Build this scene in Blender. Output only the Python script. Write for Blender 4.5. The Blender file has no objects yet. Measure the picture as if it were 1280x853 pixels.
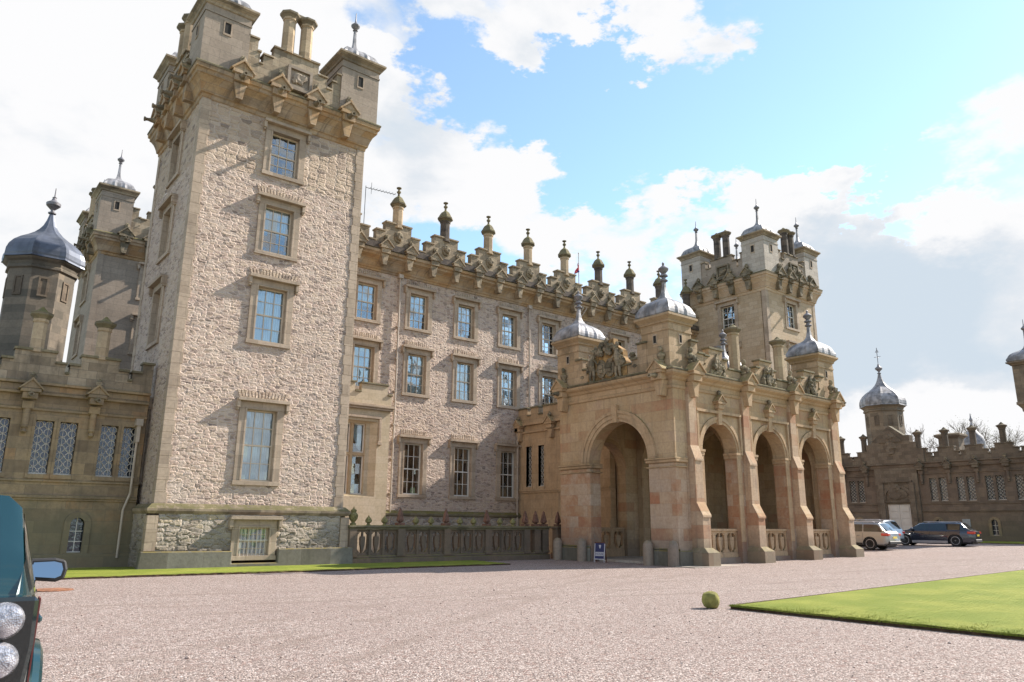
import bpy, bmesh, math, random
from mathutils import Vector, Matrix
from mathutils.geometry import tessellate_polygon
from math import radians as R, sin, cos, pi
random.seed(7)
S = bpy.context.scene
C = S.collection
# ------------------------------------------------------------------ camera
cam = bpy.data.cameras.new('camera'); co = bpy.data.objects.new('camera', cam); C.objects.link(co); S.camera = co
cam.sensor_width = 36.0; cam.lens = 932.14 / 1280 * 36.0; cam.clip_end = 5000; cam.clip_start = .05
pitch, roll, yaw = 0.24153339, 0.00799201, 0.67292831
fw = Vector((sin(yaw)*cos(pitch), cos(yaw)*cos(pitch), sin(pitch)))
rt = Vector((cos(yaw), -sin(yaw), 0)); up = rt.cross(fw)
r2 = rt*cos(roll)+up*sin(roll); u2 = up*cos(roll)-rt*sin(roll)
m = Matrix((r2, u2, -fw)).transposed().to_4x4(); m.translation = (0, 0, 1.6); co.matrix_world = m
# ------------------------------------------------------------------ sun and sky
SUN = Vector((1.0, -.205, .80)).normalized()
sl = bpy.data.lights.new('sun', 'SUN'); sl.energy = 5.0; sl.angle = R(.53); sl.color = (1.0, .92, .81)
so = bpy.data.objects.new('sun', sl); C.objects.link(so); so.rotation_euler = SUN.to_track_quat('Z', 'Y').to_euler()
S.view_settings.view_transform = 'Standard'; S.view_settings.look = 'None'; S.view_settings.gamma = 1
S.view_settings.use_curve_mapping = False; S.view_settings.exposure = 0.94
S.cycles.max_bounces = 6; S.cycles.transparent_max_bounces = 12

class NT:
    def __init__(s, tree): s.t = tree; s.t.nodes.clear()
    def n(s, ty, ins=None, **kw):
        x = s.t.nodes.new(ty)
        for k, v in kw.items(): setattr(x, k, v)
        for k, v in (ins or {}).items():
            i = x.inputs[k]
            if isinstance(v, bpy.types.NodeSocket): s.t.links.new(v, i)
            elif isinstance(v, (tuple, list)) and i.type == 'RGBA' and len(v) == 3: i.default_value = (*v, 1)
            else: i.default_value = v
        return x
    def m(s, op, a, b=0.0, c=None, clamp=False):
        d = {0: a, 1: b}
        if c is not None: d[2] = c
        return s.n('ShaderNodeMath', d, operation=op, use_clamp=clamp).outputs[0]
    def mix(s, f, a, b, bt='MIX'):
        x = s.n('ShaderNodeMix', {0: f, 6: a, 7: b}, data_type='RGBA', blend_type=bt); return x.outputs[2]
    def noise(s, vec, sc, det=4, ro=.55, dist=0):
        return s.n('ShaderNodeTexNoise', {'Vector': vec, 'Scale': sc, 'Detail': det, 'Roughness': ro, 'Distortion': dist})
    def ramp(s, f, pts, interp='LINEAR'):
        x = s.n('ShaderNodeValToRGB', {0: f}); e = x.color_ramp; e.interpolation = interp
        e.elements[0].position = pts[0][0]; e.elements[0].color = (*pts[0][1], 1)
        e.elements[1].position = pts[-1][0]; e.elements[1].color = (*pts[-1][1], 1)
        for p, c in pts[1:-1]: q = e.elements.new(p); q.color = (*c, 1)
        return x.outputs[0]
    def mr(s, v, a, b, c=0., d=1., sm=True):
        return s.n('ShaderNodeMapRange', {0: v, 1: a, 2: b, 3: c, 4: d}, interpolation_type='SMOOTHSTEP' if sm else 'LINEAR').outputs[0]

W = bpy.data.worlds.new('World'); S.world = W; W.use_nodes = True
w = NT(W.node_tree)
sky = w.n('ShaderNodeTexSky', sky_type='NISHITA', sun_disc=False, sun_elevation=math.asin(SUN.z), sun_rotation=math.atan2(SUN.x, SUN.y), air_density=1.0, dust_density=.15, ozone_density=1.5)
tc = w.n('ShaderNodeTexCoord'); d = tc.outputs['Generated']
sep = w.n('ShaderNodeSeparateXYZ', {0: d})
st = w.n('ShaderNodeVectorMath', {0: d, 1: (1., 1., 1.9)}, operation='MULTIPLY').outputs[0]
nz = w.noise(st, 2.6, 10, .56, .25).outputs[0]
nf = w.noise(st, 6.0, 8, .6, .2).outputs[0]
# cloud banks, each a direction on the sky, an angular size and how much cloud (+) or clear blue (-)
# (direction x, y, z, angular radius in degrees, amount)
BLOBS = [(x, y, z, cos(R(q)), amt) for x, y, z, q, amt in [(0.0332, 0.8701, 0.4918, 19.498, 0.3),
         (0.0874, 0.9551, 0.2832, 16.722, 0.34),
         (0.3053, 0.8869, 0.3467, 9.143, 0.2),
         (0.0934, 0.8845, 0.4570, 3.377, -0.2),
         (0.2241, 0.7981, 0.5593, 7.337, 0.2),
         (0.4626, 0.6327, 0.6210, 3.683, 0.3),
         (0.5596, 0.5657, 0.6057, 4.906, 0.36),
         (0.6231, 0.5066, 0.5959, 3.683, 0.32),
         (0.5534, 0.6181, 0.5583, 2.764, 0.26),
         (0.7346, 0.3809, 0.5616, 2.948, 0.38),
         (0.3854, 0.7436, 0.5463, 2.764, 0.2),
         (0.1716, 0.6870, 0.7061, 17.843, 0.2),
         (0.5100, 0.7264, 0.4607, 5.211, 0.34),
         (0.4607, 0.7815, 0.4207, 5.516, 0.34),
         (0.6009, 0.6885, 0.4062, 5.820, 0.36),
         (0.6776, 0.6327, 0.3749, 5.516, 0.34),
         (0.7350, 0.5743, 0.3604, 4.295, 0.2),
         (0.9244, 0.2473, 0.2904, 10.635, 0.55),
         (0.8854, 0.3672, 0.2851, 7.941, 0.55),
         (0.8293, 0.4657, 0.3088, 5.516, 0.5),
         (0.8950, 0.4133, 0.1677, 12.112, 0.3),
         (0.9458, 0.3128, 0.0874, 10.931, 0.35),
         (0.7734, 0.5427, 0.3277, 3.683, 0.2),
         (0.8235, 0.2716, 0.4980, 11.523, -0.42),
         (0.7461, 0.4410, 0.4988, 7.941, -0.4),
         (0.7276, 0.5255, 0.4409, 3.683, -0.25),
         (0.8151, 0.3834, 0.4344, 4.906, -0.2),
         (0.4612, 0.7130, 0.5281, 3.377, -0.25),
         (0.5328, 0.6723, 0.5139, 3.683, -0.25),
         (0.6181, 0.6141, 0.4908, 4.601, -0.36),
         (0.6586, 0.5408, 0.5232, 3.683, -0.2)]]
wd_ = w.n('ShaderNodeVectorMath', {0: w.noise(st, 4.2, 7, .62).outputs['Color'], 1: (.5, .5, .5)}, operation='SUBTRACT').outputs[0]
dW = w.n('ShaderNodeVectorMath', {0: w.n('ShaderNodeVectorMath', {0: d, 1: w.n('ShaderNodeVectorMath', {0: wd_, 'Scale': .42}, operation='SCALE').outputs[0]}, operation='ADD').outputs[0]}, operation='NORMALIZE').outputs[0]
tot = None
for x, y, z, cr, amt in BLOBS:
    dp = w.n('ShaderNodeVectorMath', {0: dW, 1: (x, y, z)}, operation='DOT_PRODUCT').outputs['Value']
    b = w.mr(dp, 1-(1-cr)*1.5, 1.0, 0., amt)
    tot = b if tot is None else w.m('ADD', tot, b)
field = w.m('ADD', w.m('ADD', w.m('ADD', w.m('MULTIPLY', w.m('SUBTRACT', nz, .5), 1.7), .5), tot), w.m('MULTIPLY', w.m('SUBTRACT', nf, .5), .35))
mask = w.mr(field, .45, .70)
shade_n = w.noise(w.n('ShaderNodeVectorMath', {0: st, 1: (3.1, 1.7, 5.)}, operation='ADD').outputs[0], 3.2, 7, .5).outputs[0]
gs = None
for x, y, z, q, amt in [(0.9155, 0.3444, 0.2077, 11.523, 0.3),
         (0.8682, 0.4308, 0.2463, 7.941, 0.18),
         (0.9242, 0.2559, 0.2834, 6.731, 0.12),
         (0.8591, 0.3870, 0.3349, 5.516, 0.1),
         (0.1335, 0.9471, 0.2917, 12.112, 0.08),
         (0.6273, 0.6867, 0.3673, 7.337, 0.06),
         (0.8712, 0.2953, 0.3923, 4.906, -0.2),
         (0.9173, 0.3842, 0.1046, 4.295, -0.3),
         (0.9274, 0.3377, 0.1611, 3.683, -0.1)]:
    dp = w.n('ShaderNodeVectorMath', {0: dW, 1: (x, y, z)}, operation='DOT_PRODUCT').outputs['Value']
    b = w.mr(dp, 1-(1-cos(R(q)))*1.5, 1., 0., amt); gs = b if gs is None else w.m('ADD', gs, b)
shf = w.mr(w.m('ADD', w.m('ADD', w.m('MULTIPLY', w.m('SUBTRACT', shade_n, .5), 1.5), w.m('MULTIPLY', w.m('SUBTRACT', nf, .5), 1.2)), w.m('ADD', gs, .46)), .42, 1.0)
ccol = w.ramp(shf, [(0., (8.6, 8.7, 8.9)), (.35, (6.6, 6.9, 7.4)), (1., (3.9, 4.8, 6.0))])
ccol = w.ramp(shf, [(0., (.96, .96, .97)), (.4, (.78, .82, .87)), (1., (.64, .73, .82))])
ccol = w.n('ShaderNodeVectorMath', {0: ccol, 'Scale': 6.5}, operation='SCALE').outputs[0]
skyc = w.n('ShaderNodeVectorMath', {0: sky.outputs[0], 1: (1.72, 1.84, 1.76)}, operation='MULTIPLY').outputs[0]
haze = w.mr(sep.outputs[2], .0, .42, .42, .06)
skyc = w.mix(haze, skyc, (7.5, 7.9, 8.2))
col = w.mix(mask, skyc, ccol)
bg = w.n('ShaderNodeBackground', {0: col, 1: .082}); ow = w.n('ShaderNodeOutputWorld', {0: bg.outputs[0]})

# ------------------------------------------------------------------ materials
M = {}
def newmat(name):
    mt = bpy.data.materials.new(name); mt.use_nodes = True; M[name] = mt; return mt, NT(mt.node_tree)
def finish(t, col, rough=.85, bump=None, bs=.3, bd=.02, metal=0., spec=.3, disp=None, mat=None, dscale=.04, mid=.5):
    if isinstance(col, bpy.types.NodeSocket): col = t.n('ShaderNodeVectorMath', {0: col, 1: (.875, .838, .838)}, operation='MULTIPLY').outputs[0]
    p = t.n('ShaderNodeBsdfPrincipled', {'Base Color': col, 'Roughness': rough, 'Metallic': metal, 'Specular IOR Level': spec})
    if bump is not None:
        b = t.n('ShaderNodeBump', {'Height': bump, 'Strength': bs, 'Distance': bd}); t.t.links.new(b.outputs[0], p.inputs['Normal'])
    o = t.n('ShaderNodeOutputMaterial', {0: p.outputs[0]})
    if disp is not None:
        dn = t.n('ShaderNodeDisplacement', {'Height': disp, 'Midlevel': mid, 'Scale': dscale}); t.t.links.new(dn.outputs[0], o.inputs['Displacement'])
        mat.displacement_method = 'BOTH'
    return p
def plain(name, col, rough=.6, metal=0., spec=.4, var=.12, vs=3., bump=0., bsc=40.):
    mt, t = newmat(name); pos = t.n('ShaderNodeNewGeometry').outputs['Position']
    n = t.noise(pos, vs, 5).outputs[0]
    c = t.mix(t.mr(n, .3, .7), tuple(x*(1-var) for x in col), tuple(min(1, x*(1+var)) for x in col))
    finish(t, c, rough, t.noise(pos, bsc, 3).outputs[0] if bump else None, bump, .01, metal, spec)
    return mt
def wall_uv(t):
    g = t.n('ShaderNodeNewGeometry'); s = t.n('ShaderNodeSeparateXYZ', {0: g.outputs['Position']})
    u = t.m('ADD', s.outputs[0], s.outputs[1])
    return g, s, u, t.n('ShaderNodeCombineXYZ', {0: u, 1: s.outputs[2], 2: 0.}).outputs[0]
def ashlar(name, cols, bw=.75, bh=.33, mortar=.008, var=.8, dirt=.35, moss=.5, dirtcol=(.105, .09, .078), mosscol=(.15, .13, .05), bump=.35, jointdark=.55, basez=None, rough=.88, streak=.5, fine=1.):
    """dressed stone in courses: every block its own tint, worn and streaked"""
    mt, t = newmat(name); g, s, u, uv = wall_uv(t)
    pos = g.outputs['Position']
    br = t.n('ShaderNodeTexBrick', {'Vector': uv, 'Color1': (0, 0, 0), 'Color2': (1, 1, 1), 'Mortar': (.5, .5, .5), 'Scale': 1., 'Mortar Size': mortar, 'Mortar Smooth': .3, 'Bias': 0., 'Brick Width': bw, 'Row Height': bh}, offset=.5)
    rnd = t.n('ShaderNodeSeparateColor', {0: br.outputs['Color']}).outputs[0]
    n1 = t.noise(pos, 1.3, 6, .6).outputs[0]; n2 = t.noise(pos, 9., 6, .65).outputs[0]; n3 = t.noise(pos, 40*fine, 4, .6).outputs[0]
    f = t.m('ADD', t.m('MULTIPLY', rnd, var), t.m('MULTIPLY', t.m('SUBTRACT', n1, .5), 1.0)); f = t.m('ADD', f, (1-var)*.5, clamp=True)
    k = len(cols); c = t.ramp(f, [(i/(k-1), q) for i, q in enumerate(cols)])
    c = t.mix(t.m('MULTIPLY', t.mr(n2, .35, .75), .35), c, tuple(x*.55 for x in cols[0]))
    # run-off streaks and soot
    sv = t.n('ShaderNodeVectorMath', {0: uv, 1: (3.2, .28, 1.)}, operation='MULTIPLY').outputs[0]
    sk = t.mr(t.noise(sv, 1.4, 6, .6).outputs[0], .5, .78)
    c = t.mix(t.m('MULTIPLY', sk, streak), c, dirtcol)
    c = t.mix(t.m('MULTIPLY', t.mr(t.noise(pos, .55, 6, .62, .4).outputs[0], .48, .72), dirt), c, dirtcol)
    c = t.mix(t.m('MULTIPLY', br.outputs['Fac'], jointdark), c, (.13, .115, .095))
    nzv = t.n('ShaderNodeSeparateXYZ', {0: g.outputs['True Normal']}).outputs[2]
    mm = t.m('MULTIPLY', t.mr(nzv, .25, .8), t.mr(t.noise(pos, 5., 5, .6).outputs[0], .32, .55))
    c = t.mix(t.m('MULTIPLY', mm, moss), c, mosscol)
    if basez is not None:
        z0, z1, bc, amt = basez
        bm_ = t.mr(t.m('ADD', s.outputs[2], t.m('MULTIPLY', t.m('SUBTRACT', n1, .5), 2.2)), z0, z1, 1., 0.)
        c = t.mix(t.m('MULTIPLY', bm_, amt), c, bc)
    h = t.m('ADD', t.m('MULTIPLY', t.m('SUBTRACT', 1., br.outputs['Fac']), .6), t.m('ADD', t.m('MULTIPLY', n2, .55), t.m('MULTIPLY', n3, .35)))
    finish(t, c, rough, h, bump, .025)
    return mt
def rubble(name, scale=3.9, aspect=2.6, cols=None, mortar=(.60, .505, .435), dsc=.036, edge=.12, mott=.42, rnd=.85, basez=None, disp=True):
    mt, t = newmat(name); g, s, u, uv = wall_uv(t); pos = g.outputs['Position']
    wv = t.noise(pos, 2.2, 3, .6); wc = t.n('ShaderNodeVectorMath', {0: wv.outputs['Color'], 1: (.5, .5, .5)}, operation='SUBTRACT').outputs[0]
    wc = t.n('ShaderNodeVectorMath', {0: wc, 1: (.16, .10, 0.)}, operation='MULTIPLY').outputs[0]
    uv = t.n('ShaderNodeVectorMath', {0: uv, 1: wc}, operation='ADD').outputs[0]
    v2 = t.n('ShaderNodeVectorMath', {0: uv, 1: (1., aspect, 1.)}, operation='MULTIPLY').outputs[0]
    vc = t.n('ShaderNodeTexVoronoi', {'Vector': v2, 'Scale': scale, 'Randomness': rnd}, feature='F1', voronoi_dimensions='2D')
    ve = t.n('ShaderNodeTexVoronoi', {'Vector': v2, 'Scale': scale, 'Randomness': rnd}, feature='DISTANCE_TO_EDGE', voronoi_dimensions='2D')
    sc_ = t.n('ShaderNodeSeparateColor', {0: vc.outputs['Color']})
    n2 = t.noise(pos, 14., 6, .7).outputs[0]; n1 = t.noise(pos, 1.0, 5, .6).outputs[0]; n3 = t.noise(pos, 50., 4, .6).outputs[0]
    ed = t.m('ADD', ve.outputs['Distance'], t.m('MULTIPLY', t.m('SUBTRACT', n2, .5), .14))
    stone = t.mr(ed, .015, edge)
    cols = cols or [(.23, .18, .15), (.40, .31, .24), (.52, .42, .315), (.55, .455, .36), (.44, .33, .27), (.58, .49, .395), (.36, .30, .26)]
    c = t.ramp(sc_.outputs[0], [(i/(len(cols)-1), q) for i, q in enumerate(cols)])
    dk = t.m('MULTIPLY', t.mr(sc_.outputs[1], .89, .96), .7)
    c = t.mix(dk, c, (.13, .10, .09))
    c = t.mix(t.m('MULTIPLY', t.mr(n2, .3, .75), mott), c, mortar)
    c = t.mix(t.m('SUBTRACT', 1., stone), c, mortar)
    c = t.mix(t.m('MULTIPLY', t.mr(n1, .5, .72), .22), c, (.26, .21, .17))
    sv_ = t.n('ShaderNodeVectorMath', {0: uv, 1: (2.2, .22, 1.)}, operation='MULTIPLY').outputs[0]
    c = t.mix(t.m('MULTIPLY', t.mr(t.noise(sv_, 1.1, 5, .6).outputs[0], .52, .75), .3), c, (.22, .19, .165))
    c = t.mix(t.m('MULTIPLY', t.mr(t.noise(pos, .45, 4, .6).outputs[0], .52, .7), .35), c, (.60, .53, .46))
    if basez:
        bm_ = t.mr(t.m('ADD', s.outputs[2], t.m('MULTIPLY', t.m('SUBTRACT', n1, .5), 2.)), basez[0], basez[1], 1., 0.)
        c = t.mix(t.m('MULTIPLY', bm_, basez[3]), c, basez[2])
    h = t.m('MULTIPLY', stone, t.m('ADD', .15, t.m('MULTIPLY', sc_.outputs[2], .75)))
    h = t.m('ADD', t.m('MULTIPLY', h, .5), t.m('MULTIPLY', t.m('SUBTRACT', n2, .3), .8))
    if disp: finish(t, c, .92, n3, .25, .01, disp=h, mat=mt, dscale=dsc, mid=.5)
    else: finish(t, c, .92, h, .9, dsc)
    return mt

RUB = rubble('rubble_stone')
RUBLOW = rubble('rubble_plinth', scale=2.5, cols=[(.27, .23, .19), (.44, .38, .31), (.50, .46, .40), (.54, .45, .31), (.37, .34, .31)], mortar=(.50, .46, .40), dsc=.08, mott=.3, basez=(.4, 2.1, (.16, .15, .115), .6))
COURSED = rubble('squared_rubble', scale=2.3, aspect=2.5, cols=[(.38, .30, .235), (.48, .38, .285), (.52, .43, .32), (.45, .35, .265), (.56, .47, .37)], mortar=(.52, .44, .36), rnd=.45, dsc=.05, mott=.25)
RUBSH = rubble('range_rubble', scale=4.2, dsc=.04)
DRESS = ashlar('dressed_stone', [(.366, .292, .217), (.485, .396, .298), (.544, .443, .338)], .9, .45, dirt=.28, streak=.3, var=.7, bump=.3, moss=.25, dirtcol=(.16, .14, .12))
BAY = ashlar('bay_stone', [(.485, .403, .269), (.582, .490, .346), (.621, .528, .394)], .7, .35, dirt=.08, streak=.08, var=.6, bump=.15, moss=.5, dirtcol=(.16, .14, .12), jointdark=.25)
WEATH = ashlar('weathered_stone', [(.228, .184, .129), (.361, .294, .202), (.475, .396, .285)], .6, .3, dirt=.65, streak=.4, moss=.8, dirtcol=(.055, .05, .042), mosscol=(.12, .115, .04), bump=.6)
CORN = ashlar('cornice_stone', [(.407, .250, .125), (.485, .336, .182), (.427, .326, .221), (.524, .413, .278)], .9, .3, dirt=.6, streak=.8, dirtcol=(.10, .08, .06), moss=.8, bump=.35)
CARVE = ashlar('carved_stone', [(.13, .115, .08), (.28, .235, .165), (.42, .345, .235)], .5, .25, dirt=.45, streak=.3, dirtcol=(.05, .047, .035), moss=.8, bump=1.0, fine=1.)
DARKST = ashlar('dark_sooted_stone', [(.07, .06, .055), (.12, .10, .085), (.18, .15, .12)], .4, .2, dirt=.4, moss=.6, bump=.5)
PORCH = ashlar('porch_stone', [(.474, .266, .158), (.494, .335, .200), (.506, .365, .213), (.527, .394, .247), (.581, .434, .269), (.484, .354, .250)], 1.15, .46, var=.8, dirt=.24, streak=.42, dirtcol=(.14, .11, .09), moss=.6, bump=.2, jointdark=.3, basez=(.4, 1.5, (.17, .15, .13), .6))
PORCHLOW = ashlar('porch_pier_stone', [(.430, .206, .117), (.474, .315, .194), (.516, .394, .278), (.538, .423, .316), (.452, .266, .158), (.560, .423, .287)], 1.25, .5, var=.95, dirt=.15, streak=.2, dirtcol=(.17, .14, .125), moss=.6, bump=.2, jointdark=.3, basez=(.2, 2.0, (.19, .165, .145), .65))
WING = ashlar('wing_stone', [(.211, .158, .103), (.292, .226, .147), (.373, .285, .174), (.373, .230, .119)], .85, .4, var=.7, dirt=.5, streak=.5, dirtcol=(.085, .078, .06), moss=.8, bump=.3, basez=(1.2, 2.6, (.17, .16, .105), .7))
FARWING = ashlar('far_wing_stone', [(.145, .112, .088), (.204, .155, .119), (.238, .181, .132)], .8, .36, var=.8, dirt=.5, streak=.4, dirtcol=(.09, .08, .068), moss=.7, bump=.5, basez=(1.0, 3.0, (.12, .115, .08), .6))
FTOWER = ashlar('far_tower_stone', [(.446, .342, .219), (.543, .432, .298), (.601, .494, .358)], .7, .3, var=.7, dirt=.12, streak=.15, bump=.35, dirtcol=(.2, .17, .14))
TURR = ashlar('turret_stone', [(.284, .239, .189), (.361, .302, .238), (.413, .349, .279)], .85, .38, var=.6, dirt=.3, streak=.3, bump=.3, dirtcol=(.15, .135, .115))
BAL = ashlar('balustrade_stone', [(.151, .121, .093), (.208, .158, .115), (.248, .169, .115)], .5, .6, var=.7, dirt=.5, streak=.5, dirtcol=(.10, .09, .075), moss=.9, mosscol=(.20, .19, .06), bump=.4)
OBEL = plain('red_obelisk_stone', (.17, .095, .07), .9, var=.4, vs=9, bump=.3)
BUDM = plain('yellow_lichen_stone', (.21, .19, .08), .9, var=.35, vs=14, bump=.3)
MOSSY = plain('mossy_stone', (.25, .24, .07), .95, var=.35, vs=6, bump=.3)
OCHRE = plain('ochre_lichen_stone', (.30, .19, .08), .9, var=.55, vs=4, bump=.4)
LEAD = plain('lead_sheet', (.27, .275, .29), .58, .15, .4, .45, 2.6, .2, 14)
LEADB = plain('blue_lead_sheet', (.115, .135, .175), .42, .3, .5, .3, 1.6, .1, 30)
LEADD = plain('dull_lead', (.20, .20, .22), .5, .3, .5, .25, 6)
TIMB = plain('window_paint', (.62, .53, .40), .5, var=.08)
WHITEP = plain('white_window_paint', (.72, .70, .64), .45, var=.06)
BRACE = plain('lattice_lead_white', (.60, .57, .50), .6)
BLIND = plain('white_blind', (.72, .76, .78), .9, var=.06)
CURT = plain('dark_curtain', (.22, .10, .07), .9, var=.3)
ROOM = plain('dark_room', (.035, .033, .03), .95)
PIPE = plain('cream_pipe', (.46, .40, .33), .5, var=.15)
DARKPIPE = plain('brown_drain', (.12, .10, .085), .6)
IRON = plain('black_iron', (.03, .03, .032), .5)
DOORP = plain('grey_door_paint', (.62, .60, .56), .6, var=.06)
SOIL = plain('lawn_edge_soil', (.075, .045, .025), .95, var=.4, vs=12, bump=.8)
SLATE = plain('roof_slate', (.10, .10, .11), .6)
BARK = plain('bark', (.16, .13, .10), .95)
LEAF = plain('spring_leaf', (.22, .24, .09), .8, var=.4)
BLUES = plain('sign_blue', (.014, .02, .10), .4, var=.1); SIGNW = plain('sign_white', (.5, .5, .54), .5, var=.04)
SIGNB = plain('sign_frame_timber', (.13, .05, .035), .7)
REDF = plain('flag_red', (.55, .05, .06), .8); 
BLUEF = plain('flag_blue', (.03, .05, .25), .8); WHF = plain('flag_white', (.8, .8, .8), .8)
RUST = plain('rusty_cover', (.30, .14, .075), .8, var=.5, vs=8, bump=.5)
FLAGST = ashlar('paving_slab', [(.36, .33, .28), (.44, .40, .34), (.48, .44, .38)], .9, .6, dirt=.2, moss=.05, bump=.2)

mt, t = newmat('window_glass')
lw = t.n('ShaderNodeFresnel', {'IOR': 1.5}).outputs[0]
pos = t.n('ShaderNodeNewGeometry').outputs['Position']
bmp = t.n('ShaderNodeBump', {'Height': t.noise(pos, 1.7, 1, .5).outputs[0], 'Strength': .2, 'Distance': .04})
sn = t.n('ShaderNodeVectorMath', {0: pos, 1: (.37, .37, .5)}, operation='SNAP').outputs[0]
wn = t.n('ShaderNodeTexWhiteNoise', {'Vector': sn}).outputs['Color']
tl = t.n('ShaderNodeVectorMath', {0: t.n('ShaderNodeVectorMath', {0: wn, 1: (.5, .5, .5)}, operation='SUBTRACT').outputs[0], 'Scale': .07}, operation='SCALE').outputs[0]
nn = t.n('ShaderNodeVectorMath', {0: t.n('ShaderNodeVectorMath', {0: bmp.outputs[0], 1: tl}, operation='ADD').outputs[0]}, operation='NORMALIZE').outputs[0]
gl = t.n('ShaderNodeBsdfGlossy', {'Color': (.92, .95, 1., 1), 'Roughness': .015, 'Normal': nn}); tr = t.n('ShaderNodeBsdfTransparent', {'Color': (.86, .92, .93, 1)})
mx = t.n('ShaderNodeMixShader', {0: t.m('ADD', t.m('MULTIPLY', lw, 1.5), .10, clamp=True), 1: tr.outputs[0], 2: gl.outputs[0]}); t.n('ShaderNodeOutputMaterial', {0: mx.outputs[0]})
GLASS = mt
mt, t = newmat('leaded_glass')
pos = t.n('ShaderNodeNewGeometry').outputs['Position']
bmp = t.n('ShaderNodeBump', {'Height': t.noise(pos, 7., 2, .5).outputs[0], 'Strength': .2, 'Distance': .03})
gl = t.n('ShaderNodeBsdfGlossy', {'Color': (.7, .8, 1., 1), 'Roughness': .05, 'Normal': bmp.outputs[0]}); tr = t.n('ShaderNodeBsdfDiffuse', {'Color': (.02, .025, .035, 1)})
mx = t.n('ShaderNodeMixShader', {0: t.m('ADD', t.m('MULTIPLY', t.n('ShaderNodeFresnel', {'IOR': 1.45}).outputs[0], 1.2), .05, clamp=True), 1: tr.outputs[0], 2: gl.outputs[0]}); t.n('ShaderNodeOutputMaterial', {0: mx.outputs[0]})
GLASS2 = mt
def glossy(name, col, rough=.08, metal=0., coat=1.):
    mt, t = newmat(name); p = finish(t, (*col, 1), rough, metal=metal, spec=.5); p.inputs['Coat Weight'].default_value = coat; p.inputs['Coat Roughness'].default_value = .04; return mt
CGLASS = glossy('car_glass', (.012, .018, .02), .03, coat=.6)
TYRE = plain('tyre_rubber', (.025, .025, .026), .85); ALLOY = plain('alloy', (.50, .50, .52), .35, .25)
BLKPL = plain('black_plastic', (.03, .03, .032), .6); REDL = glossy('red_lens', (.50, .02, .01), .12)
CLEARL = None
mt, t = newmat('clear_lens'); tcx = t.n('ShaderNodeTexCoord').outputs['Object']
vr = t.n('ShaderNodeTexVoronoi', {'Vector': tcx, 'Scale': 95.}); c_ = t.mix(t.mr(t.noise(tcx, 22., 3).outputs[0], .35, .65), (.72, .73, .77), (.30, .31, .35))
p = finish(t, c_, .15, vr.outputs['Distance'], .4, .01, metal=.45, spec=.6); p.inputs['Coat Weight'].default_value = 1; CLEARL = mt
NPY = glossy('number_plate_yellow', (.75, .55, .03), .4)
PTEAL = glossy('teal_car_paint', (.012, .055, .066), .25, .35); PSILV = glossy('silver_beige_paint', (.27, .275, .28), .3, .5); PSILV2 = glossy('silver_paint', (.36, .37, .38), .3, .5); PNAVY = glossy('navy_paint', (.012, .017, .034), .25, .35)
CHROME = glossy('chrome', (.7, .7, .72), .12, 1.)
mt, t = newmat('mirror_glass'); finish(t, (.24, .29, .36, 1), .05, metal=1.); MIRR = mt

# gravel
mt, t = newmat('pink_gravel'); pos = t.n('ShaderNodeNewGeometry').outputs['Position']
v1 = t.n('ShaderNodeTexVoronoi', {'Vector': pos, 'Scale': 44., 'Randomness': 1.}); r1 = t.n('ShaderNodeSeparateColor', {0: v1.outputs['Color']}).outputs[0]
v2_ = t.n('ShaderNodeTexVoronoi', {'Vector': pos, 'Scale': 17., 'Randomness': 1.}); r2_ = t.n('ShaderNodeSeparateColor', {0: v2_.outputs['Color']}).outputs[1]
c = t.ramp(r1, [(0., (.135, .108, .092)), (.25, (.275, .222, .195)), (.55, (.40, .335, .30)), (.85, (.51, .43, .385)), (1., (.74, .68, .63))])
c = t.mix(t.m('MULTIPLY', t.mr(r2_, .8, .95), .5), c, (.26, .15, .12))
big = t.noise(pos, .22, 5, .6, .5).outputs[0]; mid_ = t.noise(pos, 1.6, 5, .65).outputs[0]
c = t.mix(t.m('MULTIPLY', t.mr(big, .42, .68), .28), c, (.30, .235, .21)); c = t.mix(t.m('MULTIPLY', t.mr(mid_, .5, .75), .22), c, (.25, .19, .165))
c = t.mix(t.m('MULTIPLY', t.mr(v1.outputs['Distance'], .45, .8), .55), c, (.09, .065, .055))
sp_ = t.n('ShaderNodeSeparateXYZ', {0: pos}); wob = t.noise(pos, .12, 3, .5).outputs[0]
tk = None
for off, ax, ay in ((17.2, .10, 1.), (18.9, .10, 1.), (15.1, .17, 1.), (16.6, .17, 1.), (9.6, -.35, 1.), (11.1, -.35, 1.), (6.2, -.6, 1.), (7.8, -.6, 1.)):
    dd = t.m('ABSOLUTE', t.m('SUBTRACT', t.m('ADD', t.m('ADD', t.m('MULTIPLY', sp_.outputs[0], ax), t.m('MULTIPLY', sp_.outputs[1], ay)), t.m('MULTIPLY', wob, 2.2)), off+1.1))
    q_ = t.mr(dd, .05, .28, 1., 0.); tk = q_ if tk is None else t.m('MAXIMUM', tk, q_)
tk = t.m('MULTIPLY', tk, t.mr(t.noise(pos, .5, 4, .6).outputs[0], .4, .6))
c = t.mix(t.m('MULTIPLY', tk, .5), c, (.235, .185, .155))
hh = t.m('ADD', t.m('SUBTRACT', 1., v1.outputs['Distance']), t.m('MULTIPLY', mid_, 1.2))
finish(t, c, .95, hh, .75, .022); GRAVEL = mt
mt, t = newmat('mown_grass'); pos = t.n('ShaderNodeNewGeometry').outputs['Position']
a = t.noise(pos, .7, 6, .6).outputs[0]; b = t.noise(pos, 28., 5, .7).outputs[0]; b2 = t.noise(pos, 120., 2, .7).outputs[0]
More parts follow.
